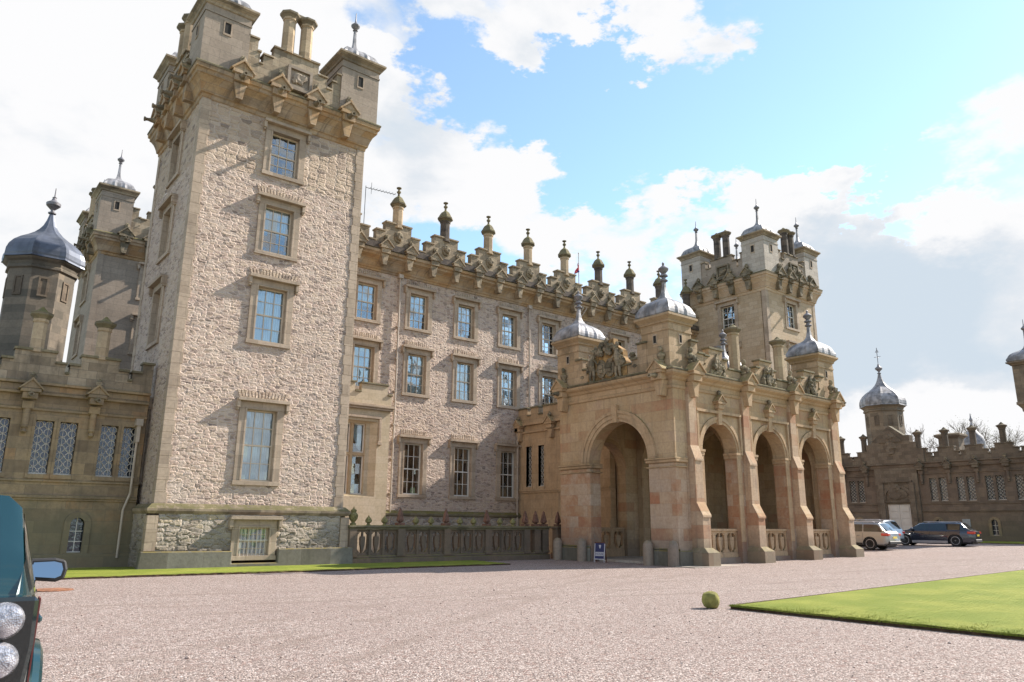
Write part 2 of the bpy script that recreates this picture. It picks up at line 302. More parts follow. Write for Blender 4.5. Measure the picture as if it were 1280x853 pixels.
c = t.mix(t.mr(a, .35, .7), (.22, .28, .03), (.34, .37, .06)); c = t.mix(t.m('MULTIPLY', t.mr(b, .4, .75), .55), c, (.11, .17, .015)); c = t.mix(t.m('MULTIPLY', t.mr(b2, .55, .8), .35), c, (.30, .32, .10))
c = t.mix(t.m('MULTIPLY', t.mr(t.noise(pos, 2.3, 5, .6).outputs[0], .6, .78), .4), c, (.28, .27, .08))
finish(t, c, .9, t.m('ADD', b, b2), .8, .03); GRASS = mt
mt, t = newmat('field_grass'); pos = t.n('ShaderNodeNewGeometry').outputs['Position']; finish(t, t.mix(t.noise(pos, .05, 5).outputs[0], (.06, .10, .02), (.12, .15, .04)), .95)
FIELD = mt

# ------------------------------------------------------------------ mesh builder
class MB:
    def __init__(s): s.v = []; s.f = []
    def add(s, vs, fs, T=None):
        o = len(s.v)
        s.v += [tuple(T @ Vector(p)) if T else tuple(p) for p in vs]; s.f += [tuple(i+o for i in f) for f in fs]; return s
    def box(s, x0, x1, y0, y1, z0, z1, T=None, top=0.):
        a = top
        return s.add([(x0, y0, z0), (x1, y0, z0), (x1, y1, z0), (x0, y1, z0), (x0+a, y0+a, z1), (x1-a, y0+a, z1), (x1-a, y1-a, z1), (x0+a, y1-a, z1)],
                     [(0, 3, 2, 1), (4, 5, 6, 7), (0, 1, 5, 4), (1, 2, 6, 5), (2, 3, 7, 6), (3, 0, 4, 7)], T)
    def ext(s, outer, holes, y0, y1, T=None):
        """polygon with holes in the x-z plane, solid between y0 (outside face) and y1"""
        loops = [outer]+list(holes); flat = [p for l in loops for p in l]; n = len(flat)
        tris = tessellate_polygon([[Vector((p[0], p[1], 0)) for p in l] for l in loops])
        vs = [(p[0], y0, p[1]) for p in flat]+[(p[0], y1, p[1]) for p in flat]
        fs = [tuple(q) for q in tris]+[tuple(i+n for i in reversed(q)) for q in tris]; o = 0
        for l in loops:
            k = len(l)
            for i in range(k): a = o+i; b = o+(i+1) % k; fs.append((a, b, b+n, a+n))
            o += k
        return s.add(vs, fs, T)
    def lathe(s, prof, n=16, T=None, rot=0., sx=1., sy=1.):
        vs = []; fs = []
        for r, z in prof:
            for i in range(n):
                a = rot+2*pi*i/n; vs.append((r*cos(a)*sx, r*sin(a)*sy, z))
        k = len(prof)
        for j in range(k-1):
            for i in range(n): i2 = (i+1) % n; fs.append((j*n+i, j*n+i2, (j+1)*n+i2, (j+1)*n+i))
        fs.append(tuple(range(n-1, -1, -1))); fs.append(tuple((k-1)*n+i for i in range(n)))
        return s.add(vs, fs, T)
    def tube(s, pts, r, n=8, T=None):
        if not isinstance(r, (list, tuple)): r = [r]*len(pts)
        pts = [Vector(p) for p in pts]; vs = []; fs = []; prev = None
        for i, p in enumerate(pts):
            dd = (pts[min(i+1, len(pts)-1)]-pts[max(i-1, 0)]).normalized()
            a = dd.orthogonal().normalized() if prev is None else (prev-dd*prev.dot(dd)).normalized(); prev = a; b = dd.cross(a)
            for j in range(n): q = 2*pi*j/n; vs.append(p+(a*cos(q)+b*sin(q))*r[i])
        for i in range(len(pts)-1):
            for j in range(n): j2 = (j+1) % n; fs.append((i*n+j, i*n+j2, (i+1)*n+j2, (i+1)*n+j))
        fs.append(tuple(range(n-1, -1, -1))); fs.append(tuple((len(pts)-1)*n+j for j in range(n)))
        return s.add(vs, fs, T)
    def ring(s, x0, x1, y0, y1, prof, closed=True, T=None):
        """mitred moulding round a rectangle; prof = (out, z) from below"""
        vs = []; fs = []
        for o, z in prof: vs += [(x0-o, y0-o, z), (x1+o, y0-o, z), (x1+o, y1+o, z), (x0-o, y1+o, z)]
        k = len(prof)
        for j in range(k-1):
            for i in range(4): i2 = (i+1) % 4; fs.append((j*4+i, j*4+i2, (j+1)*4+i2, (j+1)*4+i))
        if closed: fs.append((3, 2, 1, 0)); fs.append(tuple((k-1)*4+i for i in range(4)))
        return s.add(vs, fs, T)
    def blob(s, c, r, seed=0, amp=.25, n=2, sc=2.2):
        bm = bmesh.new(); bmesh.ops.create_icosphere(bm, subdivisions=n, radius=1.)
        from mathutils import noise as N
        vs = []
        for v in bm.verts:
            k = 1+amp*N.noise(v.co*sc+Vector((seed*3.7, seed*1.3, seed)))*2
            vs.append((c[0]+v.co.x*r[0]*k, c[1]+v.co.y*r[1]*k, c[2]+v.co.z*r[2]*k))
        fs = [tuple(v.index for v in f.verts) for f in bm.faces]; bm.free(); return s.add(vs, fs)
    def mesh(s, name, mat, smooth=False, bevel=0., recalc=True):
        me = bpy.data.meshes.new(name); me.from_pydata(s.v, [], s.f); me.update()
        bm = bmesh.new(); bm.from_mesh(me)
        if recalc: bmesh.ops.recalc_face_normals(bm, faces=bm.faces)
        if bevel: bmesh.ops.bevel(bm, geom=[e for e in bm.edges if len(e.link_faces) == 2 and e.calc_face_angle(0) > .6], offset=bevel, segments=1, affect='EDGES', clamp_overlap=True)
        bm.to_mesh(me); bm.free()
        for x in (mat if isinstance(mat, (list, tuple)) else [mat]): me.materials.append(x)
        if smooth:
            for p in me.polygons: p.use_smooth = True
            me.set_sharp_from_angle(angle=R(38))
        return me
def link(name, me, parent=None, loc=(0, 0, 0), rz=0.):
    o = bpy.data.objects.new(name, me); C.objects.link(o); o.location = loc; o.rotation_euler = (0, 0, rz)
    if parent: o.parent = parent
    return o
def thing(name, label, cat, loc=(0, 0, 0), rz=0., group=None):
    o = link(name, None, None, loc, rz); o.empty_display_size = .3; tag(o, label, cat, group); return o
def tag(o, label, cat, group=None, kind=None):
    if label: o['label'] = label
    if cat: o['category'] = cat
    if group: o['group'] = group
    if kind: o['kind'] = kind
    return o
CACHE = {}
def part(name, parent, key, fn, mat, loc=(0, 0, 0), rz=0., **kw):
    """a part in its parent's frame; equal keys share one mesh"""
    if key is None or key not in CACHE:
        b = MB(); fn(b); me = b.mesh(name, mat, **kw)
        if key is not None: CACHE[key] = me
    else: me = CACHE[key]
    return link(name, me, parent, loc, rz)
def rel(parent, x, y, z=0.): l = parent.location; return (x-l.x, y-l.y, z-l.z)
LEFT = -pi/2; RIGHT = pi/2; BACK = pi   # wall facing -X, +X, +Y (a local wall faces -Y, x runs left to right seen from outside)

def arch(cx, h, z0, zs, n=18, rise=None):
    rise = h if rise is None else rise
    return [(cx-h, z0)]+[(cx-h*cos(pi*i/n), zs+rise*sin(pi*i/n)) for i in range(n+1)]+[(cx+h, z0)]
def rect(x0, x1, z0, z1): return [(x0, z0), (x1, z0), (x1, z1), (x0, z1)]
def dense(b, x0, x1, z0, z1, holes=(), res=.05):
    """finely divided wall face that real stone relief can push out of; holes = (x0,x1,z0,z1)"""
    def cuts(a, c, hs):
        k = sorted(set([a, c]+[q for q in hs if a < q < c])); out = [k[0]]
        for p, q in zip(k, k[1:]):
            n = max(1, math.ceil((q-p)/res)); out += [p+(q-p)*i/n for i in range(1, n+1)]
        return out
    xs = cuts(x0, x1, [q for h in holes for q in h[:2]]); zs = cuts(z0, z1, [q for h in holes for q in h[2:]])
    nx = len(xs); vs = [(x, 0, z) for z in zs for x in xs]; fs = []
    for j in range(len(zs)-1):
        zc = (zs[j]+zs[j+1])/2; hh = [h for h in holes if h[2] < zc < h[3]]
        for i in range(nx-1):
            xc = (xs[i]+xs[i+1])/2
            if any(h[0] < xc < h[1] for h in hh): continue
            fs.append((j*nx+i, j*nx+i+1, (j+1)*nx+i+1, (j+1)*nx+i))
    b.add(vs, fs)

# ------------------------------------------------------------------ shared architectural parts
def sash_window(parent, loc, rz, w, h, cols=3, rows=4, look='blind', stone=None, hood=True, label=None, bars=False, bdrop=1., deep=.2, paint=None):
    """window: surround with hood mould > sash_frame, pane, blind, interior. loc = middle of the sill on the wall face"""
    s = .29; stone = stone or DRESS
    def sur(b):
        b.box(-w/2-s, -w/2, -.06, .32, 0, h); b.box(w/2, w/2+s, -.06, .32, 0, h)
        b.box(-w/2-s, w/2+s, -.061, .32, h, h+s); b.box(-w/2-s-.03, w/2+s+.03, -.085, .322, -.16, 0)
        for q in (-1, 1): x = q*(w/2+.035); b.box(x-.035, x+.035, -.083, -.055, .0, h+.07)
        b.box(-w/2-.001, w/2+.001, -.084, -.055, h, h+.07)
        if hood:
            b.ext([(-w/2-s-.14, h+s), (w/2+s+.14, h+s), (w/2+s+.14, h+s+.07), (w/2+s+.10, h+s+.13), (-w/2-s-.10, h+s+.13), (-w/2-s-.14, h+s+.07)], [], -.26, .05)
            for q in (-1, 1): x = q*(w/2+s+.08); b.box(x-.062, x+.062, -.2, .03, h+.02, h+s); b.box(x-.04, x+.04, -.16, .02, h-.06, h+.02)
    o = part('window', parent, ('sur', w, h, hood, stone.name), sur, stone, loc, rz, bevel=.008)
    if label: o['label'] = label
    p_ = paint or TIMB
    def fr(b):
        y0, y1 = deep, deep+.05; e = .055
        b.box(-w/2, -w/2+e, y0-.03, y1, 0, h); b.box(w/2-e, w/2, y0-.03, y1, 0, h); b.box(-w/2+e, w/2-e, y0-.03, y1, h-e, h); b.box(-w/2+e, w/2-e, y0-.03, y1, 0, e*1.3)
        b.box(-w/2+e, w/2-e, y0-.02, y1-.004, h/2-.03, h/2+.03)
        for i in range(1, cols): x = -w/2+e+(w-2*e)*i/cols; b.box(x-.014, x+.014, y0, y1-.01, e, h-e)
        for j in range(1, rows):
            if rows % 2 == 0 and j == rows//2: continue
            z = h*j/rows; b.box(-w/2+e, w/2-e, y0+.002, y1-.012, z-.014, z+.014)
    part('sash_frame', o, ('fr', w, h, cols, rows, deep, p_.name), fr, p_)
    part('pane', o, ('gl', w, h, deep), lambda b: b.box(-w/2+.05, w/2-.05, deep+.024, deep+.028, .05, h-.05), GLASS)
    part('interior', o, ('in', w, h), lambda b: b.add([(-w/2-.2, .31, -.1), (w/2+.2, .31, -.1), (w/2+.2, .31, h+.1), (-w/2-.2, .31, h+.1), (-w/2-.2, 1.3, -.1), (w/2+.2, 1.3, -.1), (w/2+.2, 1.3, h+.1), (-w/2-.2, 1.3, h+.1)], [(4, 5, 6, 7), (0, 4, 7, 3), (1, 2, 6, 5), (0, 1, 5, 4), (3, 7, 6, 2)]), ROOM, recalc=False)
    if look == 'blind':
        z0 = h*(1-bdrop)+.03
        def bl(b):
            n = 24
            for i in range(n):
                xa = -w/2+.06+(w-.12)*i/n; xb = xa+(w-.12)/n; ya = deep+.09+.012*(i % 2); yb = deep+.09+.012*((i+1) % 2); b.add([(xa, ya, z0), (xb, yb, z0), (xb, yb, h-.04), (xa, ya, h-.04)], [(0, 1, 2, 3)])
        part('blind', o, ('bl', w, h, bdrop, deep), bl, BLIND)
    elif look == 'curtain':
        def cu(b):
            for q in (-1, 1):
                for i in range(6): x = q*(w/2-.06-.045*i); b.lathe([(.03, .05), (.03, h-.1)], 6, Matrix.Translation((x, deep+.14, 0)))
        part('curtain', o, ('cu', w, h, deep), cu, CURT)
    if bars:
        def br(b):
            for i in range(7): x = -w/2+.1+(w-.2)*i/6; b.tube([(x, .07, .0), (x, .07, h)], .013, 6)
            b.box(-w/2, w/2, .06, .08, h*.55-.015, h*.55+.015)
        part('window_bar', o, ('br', w, h), br, WHITEP)
    return o
def hole(u, z, w, h, s=.29): return (u-w/2-s+.06, u+w/2+s-.06, z-.1, z+h+s-.06)
def gablet(parent, loc, rz, sc=1., mat=None, spout=True, finial=True, corbel=True, dark=False):
    """little pediment on its bracket > spout, finial; origin at the pediment's base on the parapet face"""
    def g(b):
        h = .34*sc; wd = .42*sc
        b.ext([(-wd, 0), (wd, 0), (0, h*1.15)], [], -.34*sc, .12*sc)
        b.ext([(-wd*1.16, -.03*sc), (-wd*1.05, -.07*sc), (0, h*1.05), (wd*1.05, -.07*sc), (wd*1.16, -.03*sc), (0, h*1.42)], [], -.42*sc, .14*sc)
        b.box(-wd*.92, wd*.92, -.37*sc, .1*sc, -.17*sc, -.012*sc)
        b.box(-wd*.68, wd*.68, -.30*sc, .1*sc, -.46*sc, -.17*sc)
        if corbel: b.ext([(-wd*.6, -.46*sc), (wd*.6, -.46*sc), (wd*.42, -.85*sc), (.12*sc, -1.15*sc), (-.12*sc, -1.15*sc), (-wd*.42, -.85*sc)], [], -.17*sc, .25*sc)
    o = part('gablet', parent, ('gab', sc, (mat or CARVE).name, corbel), g, mat or CARVE, loc, rz, bevel=.012)
    if spout:
        def sp(b):
            T = Matrix.Translation((0, -.25*sc, -.26*sc)) @ Matrix.Rotation(R(97), 4, 'X')
            b.lathe([(.13*sc, 0), (.10*sc, .2*sc), (.065*sc, .33*sc), (.07*sc, .42*sc), (.10*sc, .44*sc), (.10*sc, .49*sc), (.05*sc, .49*sc), (.045*sc, .40*sc)], 10, T)
        part('spout', o, ('sp', sc), sp, CARVE, smooth=True)
    if finial: part('finial', o, ('fi', sc), lambda b: (b.blob((0, -.16*sc, .56*sc), (.15*sc, .13*sc, .17*sc), 3, .3), b.box(-.07*sc, .07*sc, -.24*sc, -.08*sc, .3*sc, .48*sc)), CARVE)
    return o
def steps(parent, name, prof, y0, y1, loc, rz, mat=WEATH, cap=.09, capmat=None):
    """crow-stepped parapet: prof = list of (x0, x1, ztop), base at z=0, capstones on each step"""
    def f(b):
        out = [(prof[0][0], 0)]
        for x0, x1, z in prof: out += [(x0, z), (x1, z)]
        out.append((prof[-1][1], 0)); o2 = []
        for p in out:
            if not o2 or (abs(p[0]-o2[-1][0])+abs(p[1]-o2[-1][1])) > 1e-5: o2.append(p)
        b.ext(o2, [], y0, y1)
    o = part(name, parent, None, f, mat, loc, rz)
    for ci in range(len(prof)):
      def c(b):
        for i, (x0, x1, z) in [(ci, prof[ci])]:
            a = .04 if (i == 0 or prof[i-1][2] < z) else -.002; e = .04 if (i == len(prof)-1 or prof[i+1][2] < z) else -.002
            b.box(x0-a, x1+e, y0-.07, y1+.07, z+.002, z+cap)
      part('capstone', o, None, c, capmat or WEATH, bevel=.012)
    return o
def merlon_prof(hc, hm, top, mid): return [(-hm, -hc, mid), (-hc, hc, top), (hc, hm, mid)]
def oct_chimney(parent, loc, h=1.25, r=.3, mat=None, ogee=True, capmat=None, label=None):
    """octagonal shaft > chimney_cap"""
    mat = mat or TURR
    o = part('chimney', parent, ('chs', h, r, mat.name), lambda b: b.lathe([(r*1.15, 0), (r*1.15, .1), (r, .14), (r*.97, h-.12), (r*1.1, h-.1), (r*1.1, h)], 8, rot=pi/8), mat, loc)
    if ogee: pr = [(r*1.12, h), (r*1.25, h+.05), (r*1.58, h+.12), (r*1.60, h+.2), (r*1.35, h+.3), (r*1.15, h+.42), (r*.85, h+.56), (r*.4, h+.66), (r*.22, h+.72), (r*.2, h+.85), (r*.42, h+.92), (r*.42, h+.98), (r*.2, h+1.04), (r*.18, h+1.14), (r*.5, h+1.17), (r*.5, h+1.22)]
    else: pr = [(r*1.12, h), (r*1.3, h+.06), (r*1.62, h+.14), (r*1.65, h+.22), (r*1.3, h+.25), (r*.8, h+.3), (r*.15, h+.46)]
    part('chimney_cap', o, ('chc', h, r, ogee, (capmat or MOSSCAP).name), lambda b: b.lathe(pr, 8, rot=pi/8), capmat or MOSSCAP)
    if label: o['label'] = label
    return o
CORN3 = ashlar('porch_eave_stone', [(.40, .29, .18), (.48, .36, .23)], 1.2, .4, dirt=.4, streak=.5, dirtcol=(.13, .10, .07), moss=.8, bump=.3)
MOSSCAP = ashlar('mossy_capstone', [(.14, .125, .08), (.22, .195, .12), (.28, .24, .16)], .5, .25, dirt=.4, streak=.2, moss=1., mosscol=(.17, .155, .05), bump=.6)
def square_dome(b, w, h, seams=3, spire=.9, wav=0.):
    """ogee lead roof on a square plan with standing seams"""
    prof = [(.97, 0.), (.995, .05), (.99, .18), (.965, .32), (.915, .45), (.83, .57), (.70, .68), (.54, .78), (.38, .86), (.255, .95), (.17, 1.08), (.12, 1.25), (.085, 1.5), (.06, 1.5+spire)]
    per = seams*4; rings = []
    for r, z in prof:
        hw = w/2*r; ring = []
        for side in range(4):
            for i in range(per):
                tt = -1+2*i/per; k = 1.0+((.05 if (i % 4 == 0) else 0.))*(1 if r > .15 else 0)
                x, y = tt*hw, -hw*k
                if abs(tt) > .75 and r < .98: k2 = 1-.05*(abs(tt)-.75)*4; x *= k2; y *= k2
                for _ in range(side): x, y = -y, x
                ring.append((x, y, z*h))
        rings.append(ring)
    n = len(rings[0]); vs = [p for r_ in rings for p in r_]; fs = []
    for j in range(len(rings)-1):
        for i in range(n): i2 = (i+1) % n; fs.append((j*n+i, j*n+i2, (j+1)*n+i2, (j+1)*n+i))
    fs.append(tuple(range(n-1, -1, -1))); fs.append(tuple((len(rings)-1)*n+i for i in range(n))); b.add(vs, fs)
def needle(b, z, k=1.):
    b.lathe([(.07*k, z-.12), (.05*k, z), (.12*k, z+.04*k), (.06*k, z+.09*k), (.10*k, z+.14*k), (.20*k, z+.24*k), (.21*k, z+.31*k), (.10*k, z+.42*k), (.045*k, z+.5*k), (.03*k, z+.62*k), (.018*k, z+1.0*k)], 12)
def square_turret(parent, cx, cy, z0, w, h, slits=('F', 'L'), mat=None, dome_h=1.05, ball=False, roof=LEAD):
    """turret > slit_window, eave, dome, finial; cx,cy in the parent's frame"""
    mat = mat or TURR; hw = w/2
    o = part('turret', parent, ('tu', w, h, mat.name), lambda b: (b.box(-hw, hw, -hw, hw, 0, h), b.box(-hw-.03, hw+.03, -hw-.03, hw+.03, h-.34, h-.26)), mat, (cx, cy, z0))
    part('eave', o, ('ev', w, h, mat.name), lambda b: b.ring(-hw, hw, -hw, hw, [(.02, h), (.06, h+.03), (.08, h+.12), (.16, h+.2), (.2, h+.24), (.24, h+.27), (.24, h+.36), (.16, h+.4)]), (WEATH if w > 1.7 else CORN3))
    part('dome', o, ('do', w, h, dome_h, roof.name), lambda b: (square_dome(b, w+(.34 if w < 1.7 else -.08), dome_h)), roof, (0, 0, h+.4))
    if not ball: part('finial', o, ('nd', dome_h), lambda b: needle(b, dome_h*2.3), LEADD, (0, 0, h+.4), smooth=True)
    else: part('finial', o, ('ndb', dome_h), lambda b: b.lathe([(.1, dome_h*1.75), (.19, dome_h*1.8), (.19, dome_h*1.84), (.1, dome_h*1.9), (.1, dome_h*1.98), (.2, dome_h*2.03), (.2, dome_h*2.08), (.1, dome_h*2.14), (.12, dome_h*2.2), (.23, dome_h*2.32), (.24, dome_h*2.4), (.12, dome_h*2.5), (.05, dome_h*2.56), (.06, dome_h*2.66), (.02, dome_h*2.72)], 12), LEADD, (0, 0, h+.4), smooth=True)
    for sd in slits:
        rz = {'F': 0, 'L': LEFT, 'R': RIGHT}[sd]; off = Matrix.Rotation(rz, 4, 'Z') @ Vector((0, -hw, 0))
        k = .62 if w > 1.7 else .42
        def sl(b): b.ext(rect(-.13*k-.14*k, .13*k+.14*k, -.42*k-.12*k, .42*k+.12*k), [rect(-.2*k, .2*k, -.4*k, .4*k)], -.03, .001)
        s_ = part('slit_window', o, ('sl', w), sl, DRESS, (off.x, off.y, h-.34-.62*k-.08), rz)
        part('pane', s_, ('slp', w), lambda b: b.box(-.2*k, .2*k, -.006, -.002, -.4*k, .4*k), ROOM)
    return o
def boss(parent, loc, rz, sc=1.):
    part('carved_boss', parent, ('boss', sc), lambda b: (b.lathe([(.3*sc, 0), (.3*sc, .06), (.24*sc, .09)], 14, Matrix.Rotation(R(90), 4, 'X') @ Matrix.Scale(1.2, 4, (0, 1, 0))), b.blob((0, -.13*sc, 0), (.19*sc, .12*sc, .23*sc), 5, .35)), CARVE, loc, rz)

# ------------------------------------------------------------------ ground
def gz(x, y=0):
    P_ = [(-1e4, 0), (25, 0), (38.7, .17), (50, .48), (65, .62), (110, .7), (1e4, .7)]
    for (a, za), (b, zb) in zip(P_, P_[1:]):
        if a <= x <= b: return za+(zb-za)*(x-a)/(b-a)
    return 0
b = MB(); xs = [-700, -200, -60, -20, 0, 25, 38.7, 50, 65, 110, 250, 700]; ys = [-700, -100, 0, 60, 200, 900]
for j in range(5):
    for i in range(11):
        q = [(xs[i], ys[j]), (xs[i+1], ys[j]), (xs[i+1], ys[j+1]), (xs[i], ys[j+1])]; b.add([(x, y, gz(x)-.06) for x, y in q], [(0, 1, 2, 3)])
tag(link('ground', b.mesh('ground', FIELD)), 'green parkland round the castle and its forecourt', 'ground', kind='structure')
b = MB(); xs = [-30, 0, 25, 38.7, 50, 65, 100]
for i in range(6): q = [(xs[i], -30), (xs[i+1], -30), (xs[i+1], 60), (xs[i], 60)]; b.add([(x, y, gz(x)) for x, y in q], [(0, 1, 2, 3)])
tag(link('gravel_forecourt', b.mesh('gravel_forecourt', GRAVEL)), 'pale pink gravel forecourt in front of the castle', 'gravel', kind='structure')
def turf(name, pts, label, h=.07, seed=1):
    """a raised turf with a wobbly cut edge"""
    rnd = random.Random(seed); out = []
    for (x0, y0), (x1, y1) in zip(pts, pts[1:]+pts[:1]):
        L = math.hypot(x1-x0, y1-y0); n = max(1, int(L/.12)) if L < 60 else 60
        for i in range(n):
            q = i/n; nx, ny = (y1-y0)/L, -(x1-x0)/L; k = (.0 if i == 0 else rnd.uniform(-.028, .028)); out.append((x0+(x1-x0)*q+nx*k, y0+(y1-y0)*q+ny*k))
    n = len(out); tris = tessellate_polygon([[Vector((p[0], p[1], 0)) for p in out]])
    b = MB(); b.add([(x, y, gz(x)+h+rnd.uniform(-.008, .012)) for x, y in out], [tuple(q) for q in tris])
    for i in range(n):
        (x0, y0), (x1, y1) = out[i], out[(i+1) % n]
        b.add([(x0, y0, gz(x0)-.02), (x1, y1, gz(x1)-.02), b.v[(i+1) % n], b.v[i]], [(0, 1, 2, 3)])
    me = b.mesh(name, [GRASS, SOIL])
    for p in me.polygons:
        if abs(p.normal.z) < .6: p.material_index = 1
        elif p.normal.z < 0: p.flip()
    o = tag(link(name, me), label, 'lawn', kind='structure')
    # grass blades along the edge and over the top where it is near
    return o
turf('lawn', [(13.2, -12), (33.5, -12), (38.7, -12), (50, -12), (50, 9.9), (38.7, 10.1), (34, 10.35), (25, 9.95), (13.25, 9.55)], 'bright mown lawn with a cut earth edge')
turf('grass_strip', [(-12, 25.1), (4, 25.05), (11.2, 24.75), (15.5, 25.0), (19.9, 24.95), (20.3, 28.6), (-12, 31.5)], 'narrow grass strip along the foot of the corner tower and wing', .05, 3)
turf('far_grass_strip', [(59.5, 12), (64.9, 12), (64.9, 26.6), (60.2, 26.6)], 'shaded grass strip under the far wing', .05, 4)
b = MB(); rnd = random.Random(5)
def blades(b, x, y, z, n, r, hh):
    for _ in range(n):
        a = rnd.uniform(0, 6.3); px = x+rnd.uniform(-r, r); py = y+rnd.uniform(-r, r); h = hh*rnd.uniform(.5, 1.2); dx, dy = cos(a)*.005, sin(a)*.005; lx, ly = rnd.uniform(-.02, .02), rnd.uniform(-.02, .02)
        b.add([(px-dx, py-dy, z), (px+dx, py+dy, z), (px+lx, py+ly, z+h)], [(0, 1, 2)])
for i in range(1400): y = 9.5-8.5*rnd.random()**1.2; blades(b, 13.24, y, .05, 5, .05, .045)
for i in range(1200): x = 13.2+12*rnd.random(); blades(b, x, 9.56+(x-13.2)*.034, .05, 4, .05, .04)
for i in range(9000): x = 13.4+7*rnd.random()**1.5; y = 9.4-8*rnd.random(); blades(b, x, y, .06, 3, .06, .035)
tag(link('grass_blades', b.mesh('grass_blades', GRASS, recalc=False)), 'grass blades standing along the cut lawn edge', 'grass', kind='stuff')

# ------------------------------------------------------------------ corner towers
ROWS = [(3.12, 2.70), (8.54, 2.21), (12.24, 1.99), (15.70, 1.85)]
def corner_tower(label, x0, x1, y0, y1, style, base=0., wins_front=True, front_basement=False):
    cx, cy = (x0+x1)/2, (y0+y1)/2; W_, D_ = x1-x0, y1-y0
    T = thing('corner_tower', label, 'tower', (cx, cy, base), group='square corner towers of the castle'); L = lambda x, y, z=0.: (x-cx, y-cy, z-base)
    hw, hd = W_/2, D_/2
    ww = 1.18
    fh = [hole(-.07, z, ww, h) for z, h in ROWS]; sh = [hole(.1, z, ww, h) for z, h in ROWS]
    if style == 'rubble':
        def wl(z0, z1, hs, x0_, x1_, res):
            return lambda b: dense(b, x0_, x1_, z0, z1, [(a, c, max(d_, z0), min(e, z1)) for a, c, d_, e in hs if e > z0 and d_ < z1], res)
        part('rubble_wall', T, None, wl(2.2, 15.4, fh, -hw+.3, hw-.3, .05), RUB, (0, -hd, 0), 0, recalc=False)
        part('rubble_wall', T, None, wl(2.2, 15.4, sh, -hd+.3, hd-.3, .07), RUB, (-hw, 0, 0), LEFT, recalc=False)
        part('upper_wall', T, None, wl(15.4, 18.15, fh, -hw+.3, hw-.3, .05), COURSED, (0, -hd, 0), 0, recalc=False)
        part('upper_wall', T, None, wl(15.4, 18.15, sh, -hd+.3, hd-.3, .07), COURSED, (-hw, 0, 0), LEFT, recalc=False)
        part('wall', T, None, lambda b: (b.box(-hw+.5, hw-.02, hd-.5, hd, 0, 18.5), b.box(hw-.5, hw-.02, -hd+.5, hd-.501, 0, 18.5)), COURSED)
        for X, Y in ((-hw, -hd), (hw, -hd), (-hw, hd)):
            def qn(b):
                sx = 1 if X < 0 else -1; sy = 1 if Y < 0 else -1; z = 2.2; i = 0
                while z < 18.1:
                    e = min(.42, 18.12-z); a, c = (.33, .40) if i % 2 else (.38, .33)
                    xs_ = sorted((X-sx*.025, X+sx*a)); ys_ = sorted((Y-sy*.025, Y+sy*c)); b.box(*xs_, *ys_, z, z+e-.004); z += e; i += 1
            part('quoin', T, None, qn, DRESS, bevel=.006)
    else:
        m_ = FTOWER if style == 'ashlar' else TURR
        for (rz, lx, ly, wd, hs) in ((0, 0, -hd, hw, fh), (LEFT, -hw, 0, hd, sh)):
            part('wall', T, None, lambda b: b.ext(rect(-wd+(.0 if rz == 0 else .0), wd-(.4 if rz else 0), 0, 18.5), [rect(a, c, d_, e) for a, c, d_, e in hs], 0, .35), m_, (lx, ly, 0), rz)
        part('wall', T, None, lambda b: (b.box(-hw+.4, hw, hd-.4, hd, 0, 18.5), b.box(hw-.4, hw, -hd+.4, hd-.401, 0, 18.5)), m_)
        for a_, c_ in ((-hw-.03, -hw+.3), (hw-.3, hw+.03)): part('quoin', T, None, lambda b: b.box(a_, c_, -hd-.03, -hd+.3, 2.2, 18.1), DRESS if style == 'ashlar' else TURR)
    # windows
    looks = [('blind', 1.), ('blind', 1.), ('blind', .55), ('none', 1.)]
    for i, (z, h) in enumerate(ROWS):
        rr = 4 if i != 3 else 4
        sash_window(T, (-.07, -hd, z), 0, ww, h, 3, rr, looks[i][0] if style == 'rubble' else 'none', bdrop=looks[i][1], paint=TIMB if style == 'rubble' else WHITEP, hood=True)
        sash_window(T, (-hw, -.1, z), LEFT, ww, h, 3, rr, 'none', paint=TIMB if style == 'rubble' else WHITEP)
    if style == 'rubble':
        # relieving arches of thin stones over the hoods
        for z, h in ROWS[:3]:
            def rel_(b):
                n = 15
                for i in range(n):
                    x = -.07+(i-(n-1)/2)*.125; lean = (i-(n-1)/2)*.035; zz = z+h+.46+random.uniform(-.02, .02); hh = random.uniform(.24, .33)
                    b.add([(x-.05, -.03, zz), (x+.05, -.03, zz), (x+.055+lean*.35, -.035, zz+hh), (x-.055+lean*.35, -.035, zz+hh), (x-.05, .1, zz), (x+.05, .1, zz), (x+.055+lean*.35, .1, zz+hh), (x-.055+lean*.35, .1, zz+hh)], [(0, 1, 2, 3), (4, 7, 6, 5), (0, 4, 5, 1), (1, 5, 6, 2), (2, 6, 7, 3), (3, 7, 4, 0)])
            part('relieving_arch', T, None, rel_, COURSED, (0, -hd, 0), bevel=.01)
    # plinth
    pm = RUBLOW if style == 'rubble' else (FTOWER if style == 'ashlar' else TURR)
    if style == 'rubble':
        bh = (-.75, .95, .3, 1.75)
        part('plinth', T, None, lambda b: dense(b, -hw-.2+.35, hw+.2-.35, .62, 1.95, [(-.62-.29+.2-.07, .62+.29-.2+.05, .62, 1.75)], .05), RUBLOW, (0, -hd-.2, 0), recalc=False)
        part('plinth', T, None, lambda b: dense(b, -hd-.2, hd+.2-.35, .0, 1.95, [], .08), RUBLOW, (-hw-.2, 0, 0), LEFT, recalc=False)
        for X in (-hw-.2, hw+.2): part('plinth_quoin', T, None, lambda b: [b.box(X-.03 if X < 0 else X-.33, X+.33 if X < 0 else X+.03, -hd-.23, -hd+.1, z, z+.298) for z in (.63, .93, 1.23, 1.53)], DRESS, bevel=.008)
        part('plinth', T, None, lambda b: b.box(hw+.0, hw+.2, -hd+.1, hd, 0, 1.9), DRESS)
